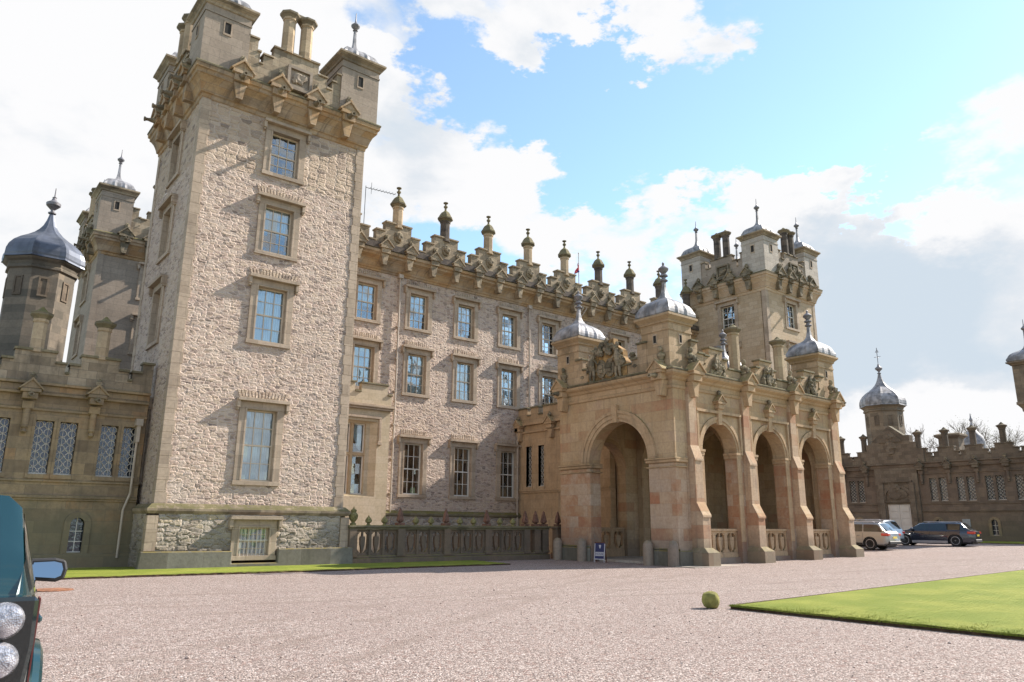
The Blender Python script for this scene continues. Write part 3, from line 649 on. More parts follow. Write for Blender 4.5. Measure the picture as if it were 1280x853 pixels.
        part('base_course', T, None, lambda b: (b.ext([(-hw-.42, -.05), (hw+.42, -.05), (hw+.36, .68), (.86, .66), (.86, .17), (-.84, .17), (-.84, .60), (-hw-.36, .62)], [], -hd-.42, -hd-.15)), DARKB, bevel=.03)
        sash_window(T, (-.03, -hd-.2, .42), 0, 1.1, 1.0, 3, 4, 'blind', bars=True, bdrop=1., deep=.15)
    else:
        part('plinth', T, None, lambda b: (b.box(-hw-.15, hw+.15, -hd-.15, -hd-.001, 0, 2.), b.box(-hw-.15, -hw-.001, -hd, hd+.15, 0, 2.)), pm)
    part('string_course', T, None, lambda b: b.ring(-hw, hw, -hd, hd, [(.2, 1.88), (.23, 1.92), (.27, 1.98), (.27, 2.06), (.1, 2.22), (.0, 2.24)], closed=False), WEATH if style == 'rubble' else pm)
    # cornice
    cm = CORN if style != 'ashlar' else CORN2
    part('cornice', T, None, lambda b: b.ring(-hw, hw, -hd, hd, [(0.000, 18.02), (0.048, 18.06), (0.064, 18.2), (0.128, 18.24), (0.144, 18.34), (0.192, 18.5), (0.264, 18.68), (0.368, 18.84), (0.416, 18.87), (0.432, 19.02), (0.496, 19.06), (0.512, 19.22), (0.464, 19.3), (0.240, 19.34)]), cm)
    part('cornice_lip', T, None, lambda b: b.ring(-hw, hw, -hd, hd, [(.3, 19.225), (.535, 19.23), (.54, 19.3), (.46, 19.36), (.2, 19.37)]), MOSSCAP)
    # gablets with spouts
    nd = 4 if style != 'ashlar' else 4
    for rz, half, dist, vis in ((0, hw, hd, 1), (LEFT, hd, hw, 1), (RIGHT, hd, hw, 0)):
        if style != 'ashlar' and rz == RIGHT: continue
        for i in range(nd):
            uu = -half+ (1.25+ (2*half-2.35)*i/(nd-1)); off = Matrix.Rotation(rz, 4, 'Z') @ Vector((uu, -dist-.30, 0))
            gablet(T, (off.x, off.y, 19.42), rz, 1.04, CORN if style == 'rubble' else CARVE)
    # parapets and turrets
    tw = 1.84; o_ = .37
    for rz, half, dist in ((0, hw, hd), (LEFT, hd, hw), (BACK, hw, hd), (RIGHT, hd, hw)):
        off = Matrix.Rotation(rz, 4, 'Z') @ Vector((0, -dist-.30, 0)); e = half+o_-tw
        k = (2*half)/7.05
        prof = [(-e-.02, -e+.38, 2.0), (-e+.38, -e+.5, 1.45), (-e+.5, -1.42*k, .92), (-1.42*k, -1.0*k, 1.4), (-1.0*k, 1.0*k, 1.95), (1.0*k, 1.4*k, 1.45), (1.4*k, e-.4, .95), (e-.4, e-.2, 1.4), (e-.2, e+.02, 1.85)]
        steps(T, 'parapet', prof, 0, .35, (off.x, off.y, 19.3), rz, WEATH if style != 'ashlar' else TURR)
        # carved shield on the middle block
        so_ = Matrix.Rotation(rz, 4, 'Z') @ Vector((.15, -dist-.30, 0))
        if rz != BACK: part('carved_panel', T, ('cp', style), lambda b: (b.ext(rect(-.55, .55, -.5, .5), [rect(-.43, .43, -.38, .38)], -.16, .0), b.box(-.42, .42, -.05, .01, -.37, .37), b.blob((0, -.1, .02), (.26, .1, .27), 9, .35), b.blob((-.2, -.1, -.15), (.13, .08, .13), 11, .3), b.blob((.22, -.1, .12), (.13, .08, .16), 12, .3), b.box(-.6, .6, -.22, .0, -.62, -.5)), CARVE if style == 'ashlar' else TURR, (so_.x, so_.y, 20.15 if style == 'rubble' else 20.15), rz)
        # paired octagonal chimneys joined by one cap
        if rz != BACK or True:
            for q in (-.4, .4):
                p_ = Matrix.Rotation(rz, 4, 'Z') @ Vector((q+(0. if style == 'rubble' else 0), -dist-.12, 0))
                mm = DARKST if (style == 'ashlar') else CHIM
                oct_chimney(T, (p_.x, p_.y, 21.25), 1.75, .27, mm, False, CHCAP)
            p_ = Matrix.Rotation(rz, 4, 'Z') @ Vector((0, -dist-.12, 0))
            part('chimney_cap', T, ('ccl', style), lambda b: b.box(-.34, .34, -.2, .2, 1.9, 2.1), CHCAP, (p_.x, p_.y, 21.25), rz, bevel=.04)
    for sx, sy in ((-1, -1), (1, -1), (-1, 1), (1, 1)):
        square_turret(T, sx*(hw+o_-tw/2), sy*(hd+o_-tw/2), 19.3, tw, 2.7, ('F', 'L') if style != 'ashlar' else ('F', 'L'), TURR if style != 'ashlar' else FTURR, .86)
    part('roof', T, None, lambda b: b.box(-hw, hw, -hd, hd, 18.6, 19.2), SLATE)
    return T
DARKB = ashlar('stained_base_stone', [(.136, .128, .101), (.200, .188, .156), (.248, .240, .203)], 1.2, .7, dirt=.5, streak=.5, moss=.7, mosscol=(.22, .17, .03), bump=.5, dirtcol=(.09, .085, .07))
CORN2 = ashlar('far_cornice_stone', [(.50, .36, .23), (.57, .44, .30), (.62, .51, .37)], .8, .3, dirt=.1, streak=.25, moss=.6, bump=.2, dirtcol=(.16, .13, .10))
FTURR = ashlar('far_turret_stone', [(.42, .38, .33), (.51, .465, .40), (.57, .52, .45)], .7, .3, dirt=.15, streak=.15, moss=.5, bump=.25, dirtcol=(.2, .18, .16))
CHIM = ashlar('chimney_stone', [(.36, .28, .18), (.50, .39, .26), (.56, .45, .30)], .5, .6, dirt=.3, streak=.4, dirtcol=(.13, .11, .09), moss=.5)
CHCAP = ashlar('chimney_capstone', [(.20, .17, .12), (.27, .23, .16)], .5, .3, dirt=.4, moss=.8, bump=.5)
near = corner_tower('tall rubble tower in the foreground with sash windows one above another and a stepped parapet', 6.85, 13.95, 28.45, 35.0, 'rubble')
far = corner_tower('smooth pale stone tower with black chimneys rising behind the porch', 45.75, 52.25, 28.45, 35.1, 'ashlar', 0.)
back = corner_tower('grey tower standing back behind the foreground tower, half hidden by it', 7.0, 13.6, 49.2, 55.8, 'plain', -.6)

# ------------------------------------------------------------------ main range
MR = thing('main_range', 'long four-storey range with finialled chimneys between the two towers', 'castle range', (29.85, 35.0, 0))
ML = lambda x, z: (x-29.85, 0, z)
cols_ = [17.87]+[21.13+3.26*i for i in range(8)]; ww = 1.16
hs = []
for i, x in enumerate(cols_):
    for j, (z, h) in enumerate(ROWS[:3]):
        if i == 0 and j == 0: continue
        hs.append(hole(x-29.85, z, ww, h))
part('rubble_wall', MR, None, lambda b: dense(b, 13.6-29.85, 29.2-29.85, 2.2, 15.1, hs, .06), RUBSH, (0, 0, 0), recalc=False)
part('rubble_wall', MR, None, lambda b: dense(b, 29.2-29.85, 46.2-29.85, 2.2, 15.1, hs, .10), RUBSH, (0, 0, 0), recalc=False)
part('plinth', MR, None, lambda b: dense(b, 13.6-29.85, 29.2-29.85, -.1, 2.05, [], .08), RUBLOW, (0, -.15, 0), recalc=False)
part('string_course', MR, None, lambda b: b.add([(xx, -o, z) for xx in (13.6-29.85, 46.2-29.85) for o, z in [(-.1, 1.96), (.2, 2.0), (.23, 2.06), (.23, 2.14), (.05, 2.28), (-.1, 2.29)]], [(0, 1, 7, 6), (1, 2, 8, 7), (2, 3, 9, 8), (3, 4, 10, 9), (4, 5, 11, 10)]), MOSSCAP)
part('wall', MR, None, lambda b: (b.box(-16.2, 16.2, 14.5, 15, 0, 15.5),), TURR)
CP = [(-.1, 15.02), (.05, 15.04), (.07, 15.14), (.12, 15.18), (.14, 15.3), (.2, 15.5), (.32, 15.68), (.46, 15.78), (.5, 15.8), (.52, 15.92), (.62, 15.96), (.66, 16.08), (.6, 16.14), (-.1, 16.18)]
part('cornice', MR, None, lambda b: b.add([(xx, -o, z) for xx in (13.97-29.85, 45.7-29.85) for o, z in CP], [(i, i+1, i+1+len(CP), i+len(CP)) for i in range(len(CP)-1)]), CORN)
looks = {(0, 1): ('blind', 1.), (0, 2): ('blind', .5), (1, 0): ('curtain', 1), (1, 1): ('blind', 1.), (1, 2): ('blind', .5), (2, 0): ('curtain', 1), (2, 1): ('blind', 1.), (2, 2): ('blind', .5), (3, 0): ('curtain', 1), (3, 1): ('blind', 1.), (3, 2): ('blind', .9), (4, 1): ('blind', .9), (4, 2): ('blind', .6)}
for i, x in enumerate(cols_):
    for j, (z, h) in enumerate(ROWS[:3]):
        if i == 0 and j == 0: continue
        lk = looks.get((i, j), ('none', 1.))
        if x > 38 and j == 0: continue
        sash_window(MR, ML(x, z), 0, ww, h, 3, 4, lk[0], bdrop=lk[1], paint=WHITEP if j == 0 else TIMB)
for i, x in enumerate(cols_[:7]):
    for j, (z, h) in enumerate(ROWS[:3]):
        if i or j: part('relieving_arch', MR, ('ra', (i+j) % 3), lambda b: [b.box((k-6)*.125-.048, (k-6)*.125+.048, -.035, .1, 0, random.uniform(.22, .3)) for k in range(13)], COURSED, (x-29.85, 0, z+h+.46), bevel=.01)
# parapet: stepped merlons, gablets, chimneys
GABM = ashlar('gablet_stone', [(.24, .20, .14), (.38, .31, .215), (.48, .40, .28)], .5, .25, dirt=.7, streak=.4, dirtcol=(.07, .065, .05), moss=.8, bump=.8)
CX = [19.28+3.175*k for k in range(-1, 9)]
prof = []; x_ = 13.97
for c0 in CX:
    a = [(c0-1.38, c0-.82, 1.10), (c0-.82, c0+.82, 1.66), (c0+.82, c0+1.38, 1.10)]
    if a[0][0] > x_: prof.append((x_, a[0][0], .45))
    prof += [p for p in a if p[0] >= 13.9]; x_ = a[2][1]
prof.append((x_, 46.0, .45))
prof = [(a-29.85, min(c, 45.75)-29.85, z) for a, c, z in prof if a < 45.7]
steps(MR, 'parapet', prof, -.6, -.25, (0, 0, 16.1), 0, WEATH, .1)
part('blocking_course', MR, None, lambda b: b.box(-15.85, 15.85, -.68, -.601, 16.16, 16.5), DARKST)
part('roof', MR, None, lambda b: (b.box(-15.8, 15.9, -.1, 14.9, 16.0, 16.16), b.ext([(-15.8, 16.1), (15.9, 16.1), (15.9, 17.2), (-15.8, 17.2)], [], 3.5, 9.)), SLATE)
for k, c0 in enumerate(CX):
    if c0 < 45.5:
        dk = k in (2, 6, 7, 8, 9)
        oct_chimney(MR, (c0-29.85, -.42, 17.6), 1.3, .29, DARKST if dk else CHIM, True, MOSSCAP, 'soot-blackened chimney' if dk else None)
        boss(MR, (c0-29.85, -.6, 17.05), 0, .95)
    for q in (-.79, .79):
        if 14.3 < c0+q < 45.3: gablet(MR, (c0+q-29.85, -.5, 16.34), 0, .92, GABM, spout=False)
# antenna behind the parapet, flagpole on the roof
def ant(b):
    b.tube([(0, 0, 0), (0, 0, 4.0)], .018, 6); b.tube([(0, 0, 3.9), (1.9, 0, 4.02)], .018, 5)
    for i in range(9): x = .25+i*.2; b.tube([(x, -.16, 3.92+x*.06), (x, .16, 3.92+x*.06)], .01, 4)
    b.tube([(.35, 0, 3.6), (.35, 0, 4.3)], .012, 4)
tag(link('aerial', (lambda b: (ant(b), b)[1])(MB()).mesh('aerial', IRON), None, (17.72, 35.6, 16.16)), 'thin television aerial sticking up behind the stepped parapet beside the foreground tower', 'aerial')
FP = thing('flagpole', 'slim white flagpole with a limp red and blue flag on the castle roof', 'flagpole', (38.5, 40, 17.2))
part('pole', FP, None, lambda b: b.lathe([(.05, -1.0), (.035, 5.1), (.06, 5.15), (.02, 5.25)], 8), WHITEP)
def flg(b, c0, c1):
    n = 10
    for i in range(n):
        for j in range(c0, c1):
            P2 = lambda i, j: (-.95*i/n*(.25+.75*(j/8)), .12*sin(i*1.1+j*.5), 4.4-j*.10-.85*(i/n)**1.1*(1-.25*j/8))
            b.add([P2(i, j), P2(i+1, j), P2(i+1, j+1), P2(i, j+1)], [(0, 1, 2, 3)])
fl = part('flag', FP, None, lambda b: flg(b, 0, 6), REDF)
part('canton', fl, None, lambda b: flg(b, 6, 8), BLUEF)
# rainwater pipes
def pipe(parent, x, y, z0, z1, kink=None):
    def f(b):
        pts = [(0, -.12, z0), (0, -.12, z1)] if not kink else [(0, -.12, z0), (0, -.12, z1-.9), (kink, -.45, z1-.3), (kink, -.45, z1)]
        b.tube(pts, .055, 8)
        z = z0+1.2
        while z < z1-1: b.box(-.085, .085, -.17, .01, z, z+.07); z += 1.8
        if not kink: b.box(-.14, .14, -.25, .0, z1, z1+.22)
    part('drainpipe', parent, None, f, PIPE, rel(parent, x, y))
pipe(MR, 19.8, 35, .1, 14.9); pipe(MR, 29.2, 35, 8.2, 14.9); pipe(MR, 28.25, 34.95, .1, 7.0)
for dx in (0, .3): pipe(MR, 33.35+dx, 35, 8., 16.0, .25)
# bay window beside the tower
BW = part('bay_window', MR, None, lambda b: (b.ext(rect(13.98, 18.95, .0, 7.3), [rect(15.0, 18.25, 2.9, 6.62)], 0, .25),
      b.ext(rect(14.6, 18.6, 2.4, 7.1), [rect(15.35, 17.75, 3.0, 6.5)], .26, .62), b.box(18.55, 18.95, .251, 1.2, 0, 7.3)), BAY, (-29.85, -1.2, 0))
def splay(b):
    o = (15.0, 18.25, 2.9, 6.62); i = (15.35, 17.75, 3.0, 6.5)
    vs = [(o[0], .02, o[2]), (o[1], .02, o[2]), (o[1], .02, o[3]), (o[0], .02, o[3]), (i[0], .45, i[2]), (i[1], .45, i[2]), (i[1], .45, i[3]), (i[0], .45, i[3])]
    b.add(vs, [(0, 1, 5, 4), (1, 2, 6, 5), (2, 3, 7, 6), (3, 0, 4, 7)])
part('reveal', BW, None, splay, BAY)
part('mullion', BW, None, lambda b: (b.box(16.95, 17.1, .3, .5, 3., 6.5), b.box(16.15, 16.3, .3, .5, 3., 6.5), b.box(15.35, 17.75, .31, .49, 4.9, 5.05)), BAYF)if False else None
BAYF = plain('bay_mullion_stone', (.44, .33, .20), .8)
part('mullion', BW, None, lambda b: (b.box(16.95, 17.1, .3, .5, 3., 6.5), b.box(16.15, 16.3, .3, .5, 3., 6.5), b.box(15.35, 17.75, .31, .49, 4.9, 5.05)), BAYF)
part('sash_frame', BW, None, lambda b: [b.ext(rect(x0, x1, z0, z1), [rect(x0+.06, x1-.06, z0+.06, z1-.06)], .42, .47) for x0, x1 in ((17.1, 17.75), (16.3, 16.95), (15.35, 16.15)) for z0, z1 in ((3., 4.9), (5.05, 6.5))], WHITEP)
part('pane', BW, None, lambda b: b.box(15.36, 17.74, .5, .504, 3., 6.5), GLASS)
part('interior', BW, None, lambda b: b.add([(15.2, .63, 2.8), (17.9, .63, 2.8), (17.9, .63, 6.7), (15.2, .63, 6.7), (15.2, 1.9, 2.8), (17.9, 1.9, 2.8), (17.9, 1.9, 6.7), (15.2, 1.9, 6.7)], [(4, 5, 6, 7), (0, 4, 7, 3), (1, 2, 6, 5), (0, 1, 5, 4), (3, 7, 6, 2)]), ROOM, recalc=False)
part('curtain', BW, None, lambda b: b.add([(17.7, .58, 6.5), (17.3, .58, 6.5), (17.2, .62, 6.0), (17.35, .6, 5.6), (17.45, .6, 5.3), (17.7, .58, 5.1)], [(0, 1, 2, 3, 4, 5)]), BLIND)
def hoodb(b):
    b.box(14.0, 19.12, -.22, .1, 7.32, 7.42); b.box(14.0, 19.05, -.14, .1, 7.2, 7.32); b.box(14.0, 19.08, -.1, 1.2, 7.301, 7.5)
    b.box(14.3, 18.45, -.1, .0, 6.75, 6.9); b.box(18.3, 18.45, -.1, .0, 5.6, 6.75); b.box(18.25, 18.5, -.13, .0, 5.45, 5.62)
part('cornice', BW, None, hoodb, DRESS, bevel=.015)
o = steps(BW, 'parapet', [(14.0, 16.9, 1.05), (16.9, 17.25, .6), (17.25, 18.75, 1.05), (18.75, 19.0, .55)], 0, .3, (0, .0, 7.45), 0, BAY, .09, MOSSCAP)
part('side_parapet', BW, None, lambda b: b.box(18.72, 18.99, .3, 1.2, 7.4, 8.0), BAY)

# ------------------------------------------------------------------ balustrade in front of the range
def pierced_panel(b, x0, x1, z0, z1, y=0., t_=.12):
    """strapwork panel: slab with keyhole piercings either side of a drop"""
    cx = (x0+x1)/2; hw = (x1-x0)/2-.05; zc = (z0+z1)/2; h = (z1-z0)
    def poly(sg): return [(cx+sg*hw*.92, z1-.12*h), (cx+sg*hw*.92, z0+.12*h), (cx+sg*hw*.35, z0+.12*h), (cx+sg*hw*.62, zc-.10*h), (cx+sg*hw*.62, zc+.16*h), (cx+sg*hw*.3, z1-.12*h)]
    A = poly(1); B = poly(-1)
    e = hw*.2+.03
    b.ext(rect(x0, x1, z0, z1), [[(x0+e, z0+.09*h), (x1-e, z0+.09*h), (x1-e, z1-.09*h), (x0+e, z1-.09*h)]], y, y+t_)
    b.ext([(cx-.035, z0+.08*h), (cx+.035, z0+.08*h), (cx+.05, z0+.2*h), (cx+.035, z1-.08*h), (cx-.035, z1-.08*h), (cx-.05, z0+.2*h)], [], y+.02, y+t_-.02)
    for sg in (-1, 1): b.ext([(cx+sg*(hw-.01), z0+.10*h), (cx+sg*(hw*.35), z0+.10*h), (cx+sg*(hw-.01), z0+.28*h)], [], y+.015, y+t_-.015); b.ext([(cx+sg*(hw-.01), z1-.10*h), (cx+sg*(hw*.45), z1-.10*h), (cx+sg*(hw-.01), z1-.22*h)], [], y+.015, y+t_-.015)
    b.ext([(cx-hw*.36, zc+.24*h), (cx+hw*.36, zc+.24*h), (cx+hw*.42, zc+.16*h), (cx+hw*.36, zc-.08*h), (cx+hw*.14, z0+.18*h), (cx-hw*.14, z0+.18*h), (cx-hw*.36, zc-.08*h), (cx-hw*.42, zc+.16*h)], [], y-.02, y+t_*.8)
BT = thing('balustrade', 'low pierced stone balustrade with red obelisks between the foreground tower and the porch', 'balustrade', (19.4, 28.3, 0))
bx = lambda x: x-19.4
piers = [14.35, 16.58, 18.9, 21.15, 23.45, 24.1, 24.62]
part('base_course', BT, None, lambda b: (b.box(bx(14.15), bx(24.85), -.22, .22, -.1, .24), b.box(bx(14.2), bx(24.8), -.17, .17, .24, .34)), BAL, bevel=.02)
part('coping', BT, None, lambda b: (b.box(bx(14.14), bx(24.9), -.24, .24, 1.44, 1.54), b.box(bx(14.2), bx(24.85), -.18, .18, 1.36, 1.44)), MOSSCAP, bevel=.02)
for x in piers: part('pier', BT, 'bpier', lambda b: (b.box(-.17, .17, -.2, .2, .3, 1.4), b.box(-.2, .2, -.23, .23, .3, .42)), BAL, (bx(x), 0, 0), bevel=.01)
for a, c in zip(piers[:4], piers[1:5]):
    n = 3; g0 = a+.17; g1 = c-.17
    for i in range(n):
        x0 = g0+(g1-g0)*i/n; x1 = g0+(g1-g0)*(i+1)/n
        part('pierced_panel', BT, ('pp', round(x1-x0, 2)), lambda b: pierced_panel(b, -(x1-x0)/2+.002, (x1-x0)/2-.002, .345, 1.355, -.06), BAL, (bx((x0+x1)/2), 0, 0))
        if i: part('mullion', BT, 'pm', lambda b: b.box(-.05, .05, -.13, .13, .342, 1.358), BAL, (bx(x0), 0, 0))
for x in piers[1:]:
    part('obelisk', BT, 'obel', lambda b: (b.box(-.15, .15, -.15, .15, 0, .1), b.lathe([(.05, .1), (.09, .13), (.155, .18), (.16, .23), (.1, .5), (.04, .68), (.01, .72)], 4, rot=pi/4)), OBEL, (bx(x), 0, 1.54))
part('vase', BT, None, lambda b: b.lathe([(.12, 0), (.13, .06), (.06, .1), (.17, .25), (.19, .4), (.1, .5), (.13, .58), (.03, .66), (.01, .74)], 12), BUDM, (bx(14.4), 0, 1.54), smooth=True)
for a, c in zip(piers[:4], piers[1:5]):
    for q in (1/3, 2/3): part('bud_finial', BT, 'bud', lambda b: b.lathe([(.1, 0), (.06, .04), (.06, .08), (.13, .12), (.14, .2), (.09, .28), (.02, .36), (.01, .4)], 10), BUDM, (bx(a+(c-a)*q), 0, 1.54), smooth=True)
GP = thing('gate_pier', 'stone pier with a red obelisk standing against the corner of the porch', 'pier', (25.55, 28.3, 0))
part('pier', GP, None, lambda b: (b.box(-.2, .2, -.2, .2, 0, 1.42), b.box(-.25, .25, -.25, .25, 1.42, 1.54), b.box(-.26, .26, -.26, .26, 0, .3)), BAL, bevel=.015)
part('obelisk', GP, 'obel', None, OBEL, (0, 0, 1.54))

# ------------------------------------------------------------------ entrance porch
PX0, PX1, PY0, PY1 = 25.0, 38.7, 20.35, 27.5
PO = thing('entrance_porch', 'great arched sandstone entrance porch with domed corner turrets and a carved coat of arms', 'porch', (31.85, 23.9, 0))
pl = lambda x, y, z=0.: (x-31.85, y-23.9, z)
HF, HL = (PX1-PX0)/2, (PY1-PY0)/2
# left wall with the big carriage arch (local x runs from Y=27.5 to Y=20.35)
AC = .28; AR = 1.8; AZ = 4.42
for a, c in ((-HL, AC-AR), (AC+AR, HL)): part('pier', PO, None, lambda b: b.ext(rect(a, c, 0, 4.2), [], 0, .7), PORCHLOW, (-HF, 0, 0), LEFT, bevel=.02)
up_ = [(-HL, 4.2), (AC-AR, 4.2)]+arch(AC, AR, 4.21, AZ, 28)[0:]+[(AC+AR, 4.2), (HL, 4.2), (HL, 7.9), (-HL, 7.9)]
part('wall', PO, None, lambda b: b.ext(up_, [], .01, .69), PORCH, (-HF, 0, 0), LEFT)
for a, c in ((-HL-.1, AC-AR+.0), (AC+AR, HL+.1)):
    def plinth_l(b): b.ext(rect(a, c, -.05, .62), [], -.14, .0); b.ext([(a, .62), (c, .62), (c, .7), (a, .7)], [], -.08, .0)
    part('plinth', PO, None, plinth_l, DARKB, (-HF, 0, 0), LEFT, bevel=.04)
PORCHC = ashlar('porch_moulding_stone', [(.452, .315, .185), (.538, .384, .236), (.581, .434, .278)], 1.2, .5, var=.6, dirt=.3, streak=.6, dirtcol=(.12, .10, .08), moss=.8, mosscol=(.20, .18, .06), bump=.3, jointdark=.3)
for a, c in ((-HL-.08, AC-AR+.12), (AC+AR-.12, HL+.08)):
    def impost(b):
        b.box(a, c, -.12, .75, 4.34, 4.42); b.box(a+.03*(a < 0), c, -.07, .74, 4.22, 4.34); b.box(a+.04*(a < 0), c, -.04, .73, 4.0, 4.06)
    part('impost', PO, None, impost, PORCHC, (-HF, 0, 0), LEFT, bevel=.015)
def archivolt(b, cx, r, zs, bands, n=30, yb=0.):
    for r0, r1, y in bands:
        pts = [(cx-r1*cos(pi*i/n), zs+r1*sin(pi*i/n)) for i in range(n+1)]+[(cx-r0*cos(pi*i/n), zs+r0*sin(pi*i/n)) for i in range(n, -1, -1)]
        b.ext(pts, [], y, .02+yb)
def key(b, cx, z0, z1, w, y0): b.add([(cx-w*.7, y0, z0), (cx+w*.7, y0, z0), (cx+w, y0-.06, z1), (cx-w, y0-.06, z1), (cx-w*.7, .05, z0), (cx+w*.7, .05, z0), (cx+w, .05, z1), (cx-w, .05, z1)], [(0, 1, 2, 3), (4, 7, 6, 5), (0, 4, 5, 1), (1, 5, 6, 2), (2, 6, 7, 3), (3, 7, 4, 0)])
part('archivolt', PO, None, lambda b: (archivolt(b, AC, AR, AZ, [(AR+.0, AR+.16, -.03), (AR+.161, AR+.36, -.07), (AR+.361, AR+.5, -.11)]), key(b, AC, AZ+AR-.05, AZ+AR+.75, .17, -.16)), PORCHC, (-HF, 0, 0), LEFT)
# cornice of the porch
part('cornice', PO, None, lambda b: b.ring(-HF, HF, -HL, HL, [(0., 7.35), (.05, 7.38), (.06, 7.5), (.03, 7.52), (.04, 7.72), (.12, 7.78), (.16, 7.86), (.3, 7.95), (.34, 8.0), (.34, 8.1), (.2, 8.2), (.0, 8.22)], closed=False), PORCHC)
def blocks_(b):
    for i in range(9): x = -2.1+i*.5; b.ext([(x-.2, 7.5), (x-.13, 7.5), (x+.02, 7.86), (x-.12, 7.86)], [], -.12, .0); b.ext([(x+.2, 7.5), (x+.13, 7.5), (x-.02, 7.86), (x+.12, 7.86)], [], -.12, .0)
LIPM = ashlar('dark_lip_stone', [(.10, .09, .06), (.18, .15, .10), (.26, .21, .14)], .3, .2, dirt=.6, streak=.3, moss=.9, mosscol=(.15, .14, .05), bump=1.)
part('cornice_lip', PO, None, lambda b: b.ring(-HF, HF, -HL, HL, [(.2, 8.105), (.37, 8.11), (.38, 8.17), (.3, 8.22), (.05, 8.24)]), LIPM)
# front wall: three arches between stepped buttresses
BX = [26.1, 30.05, 34.0, 37.95]; AM = [(a+c)/2 for a, c in zip(BX, BX[1:])]; FR = 1.25; FZ = 4.85
low = [[26.1-.5 if i == 0 else AM[i-1]+FR, AM[i]-FR if i < 3 else PX1] for i in range(4)]
low[0][0] = PX0+.7
for a, c in low: part('pier', PO, None, lambda b: b.ext(rect(a-31.85, c-31.85, 0, FZ-.25), [], .0, .65), PORCHLOW, (0, -HL, 0))
for a in AM: part('sill', PO, None, lambda b: b.box(a-FR-.001-31.85, a+FR+.001-31.85, .12, .5, 0, .28), PORCHLOW, (0, -HL, 0))
outl = [(PX0+.7-31.85, FZ-.249)]
for a in AM: outl += [(a-31.85-FR, FZ-.249)]+[(a-31.85-FR*cos(pi*i/22), FZ+FR*sin(pi*i/22)) for i in range(23)]+[(a-31.85+FR, FZ-.249)]
outl += [(HF, FZ-.249), (HF, 7.9), (PX0+.7-31.85, 7.9)]
part('wall', PO, None, lambda b: b.ext(outl, [], .003, .65), PORCH, (0, -HL, 0))
for a in AM:
    def fdetail(b):
        c = a-31.85; archivolt(b, c, FR, FZ, [(FR, FR+.12, -.03), (FR+.121, FR+.27, -.07)], 24)
        for sg in (-1, 1):
            x = c+sg*(FR+.1); b.box(x-.22, x+.22, -.09, .66, FZ-.1, FZ-.0); b.box(x-.18, x+.18, -.06, .655, FZ-.25, FZ-.1); b.box(x-.15, x+.15, -.045, .0, .95, FZ-.25)
        # square label over the arch with sunk spandrels
        b.box(c-1.62, c+1.62, -.13, .0, 6.5, 6.62); b.box(c-1.62, c-1.5, -.10, .0, FZ-.1, 6.5); b.box(c+1.5, c+1.62, -.10, .0, FZ-.1, 6.5)
        key(b, c, FZ+FR-.08, 6.95, .16, -.12)
    part('archivolt', PO, None, fdetail, PORCHC, (0, -HL, 0))
for a in AM: gablet(PO, pl(a, PY0-.05, 7.05), 0, .72, PORCHC, spout=False, corbel=False)
def buttress(b):
    w = .26
    lv = [(-.95, .0, .68, .78), (.68, .68, 2.02, .60)]
    b.ext(rect(-w-.14, w+.14, -.05, .55), [], -.92, .05); b.add([(-w-.14, -.92, .55), (w+.14, -.92, .55), (w+.14, .05, .55), (-w-.14, .05, .55), (-w, -.64, .74), (w, -.64, .74), (w, .05, .74), (-w, .05, .74)], [(0, 1, 5, 4), (1, 2, 6, 5), (2, 3, 7, 6), (3, 0, 4, 7), (4, 5, 6, 7)])
    side = [(-.62, .7), (-.62, 2.1), (-.36, 2.55), (-.36, 4.45), (-.18, 4.95), (-.18, 7.5), (.05, 7.5), (.05, .7)]
    n = len(side); b.add([(-w, y, z) for y, z in side]+[(w, y, z) for y, z in side], [tuple(range(n)), tuple(range(2*n-1, n-1, -1))]+[(i, (i+1) % n, (i+1) % n+n, i+n) for i in range(n)])
    for (ya, za, yb, zb) in ((-.66, 2.04, -.36, 2.6), (-.4, 4.38, -.18, 4.98)):
        b.add([(-w-.035, ya, za), (w+.035, ya, za), (w+.035, yb, zb), (-w-.035, yb, zb), (-w-.035, ya, za-.09), (w+.035, ya, za-.09), (w+.035, yb+.05, zb-.05), (-w-.035, yb+.05, zb-.05)], [(0, 1, 2, 3), (4, 7, 6, 5), (0, 4, 5, 1), (1, 5, 6, 2), (2, 6, 7, 3), (3, 7, 4, 0)])
BUTT = ashlar('buttress_stone', [(.408, .217, .130), (.484, .305, .190), (.538, .394, .260), (.570, .434, .297), (.506, .374, .260)], .9, .55, var=.95, dirt=.2, streak=.45, dirtcol=(.16, .13, .11), moss=.8, mosscol=(.26, .22, .08), bump=.25, jointdark=.3, basez=(.3, 1.6, (.16, .15, .11), .7))
for x in BX:
    part('buttress', PO, 'butt', buttress, BUTT, pl(x, PY0, 0), bevel=.012)
    gablet(PO, pl(x, PY0-.28, 8.15), 0, .98, PORCHC, spout=False)
for i, a in enumerate(AM):
    part('pierced_panel', PO, 'fpp', lambda b: (pierced_panel(b, -.62*2+.02, -.42, .42, 1.4, .22, .14), pierced_panel(b, -.42+.003, .42, .42, 1.4, .22, .14), pierced_panel(b, .42+.003, 1.24, .42, 1.4, .22, .14), b.box(-1.24, 1.24, .2, .42, .281, .42), b.box(-1.249, 1.249, .16, .46, 1.402, 1.5)), PORCHC, pl(a, PY0, 0))
# plinth of the front
part('plinth', PO, None, lambda b: b.box(PX0-31.85-.12, PX0+.7-31.85, -.14, .0, -.05, .62), DARKB, (0, -HL, 0), bevel=.03)
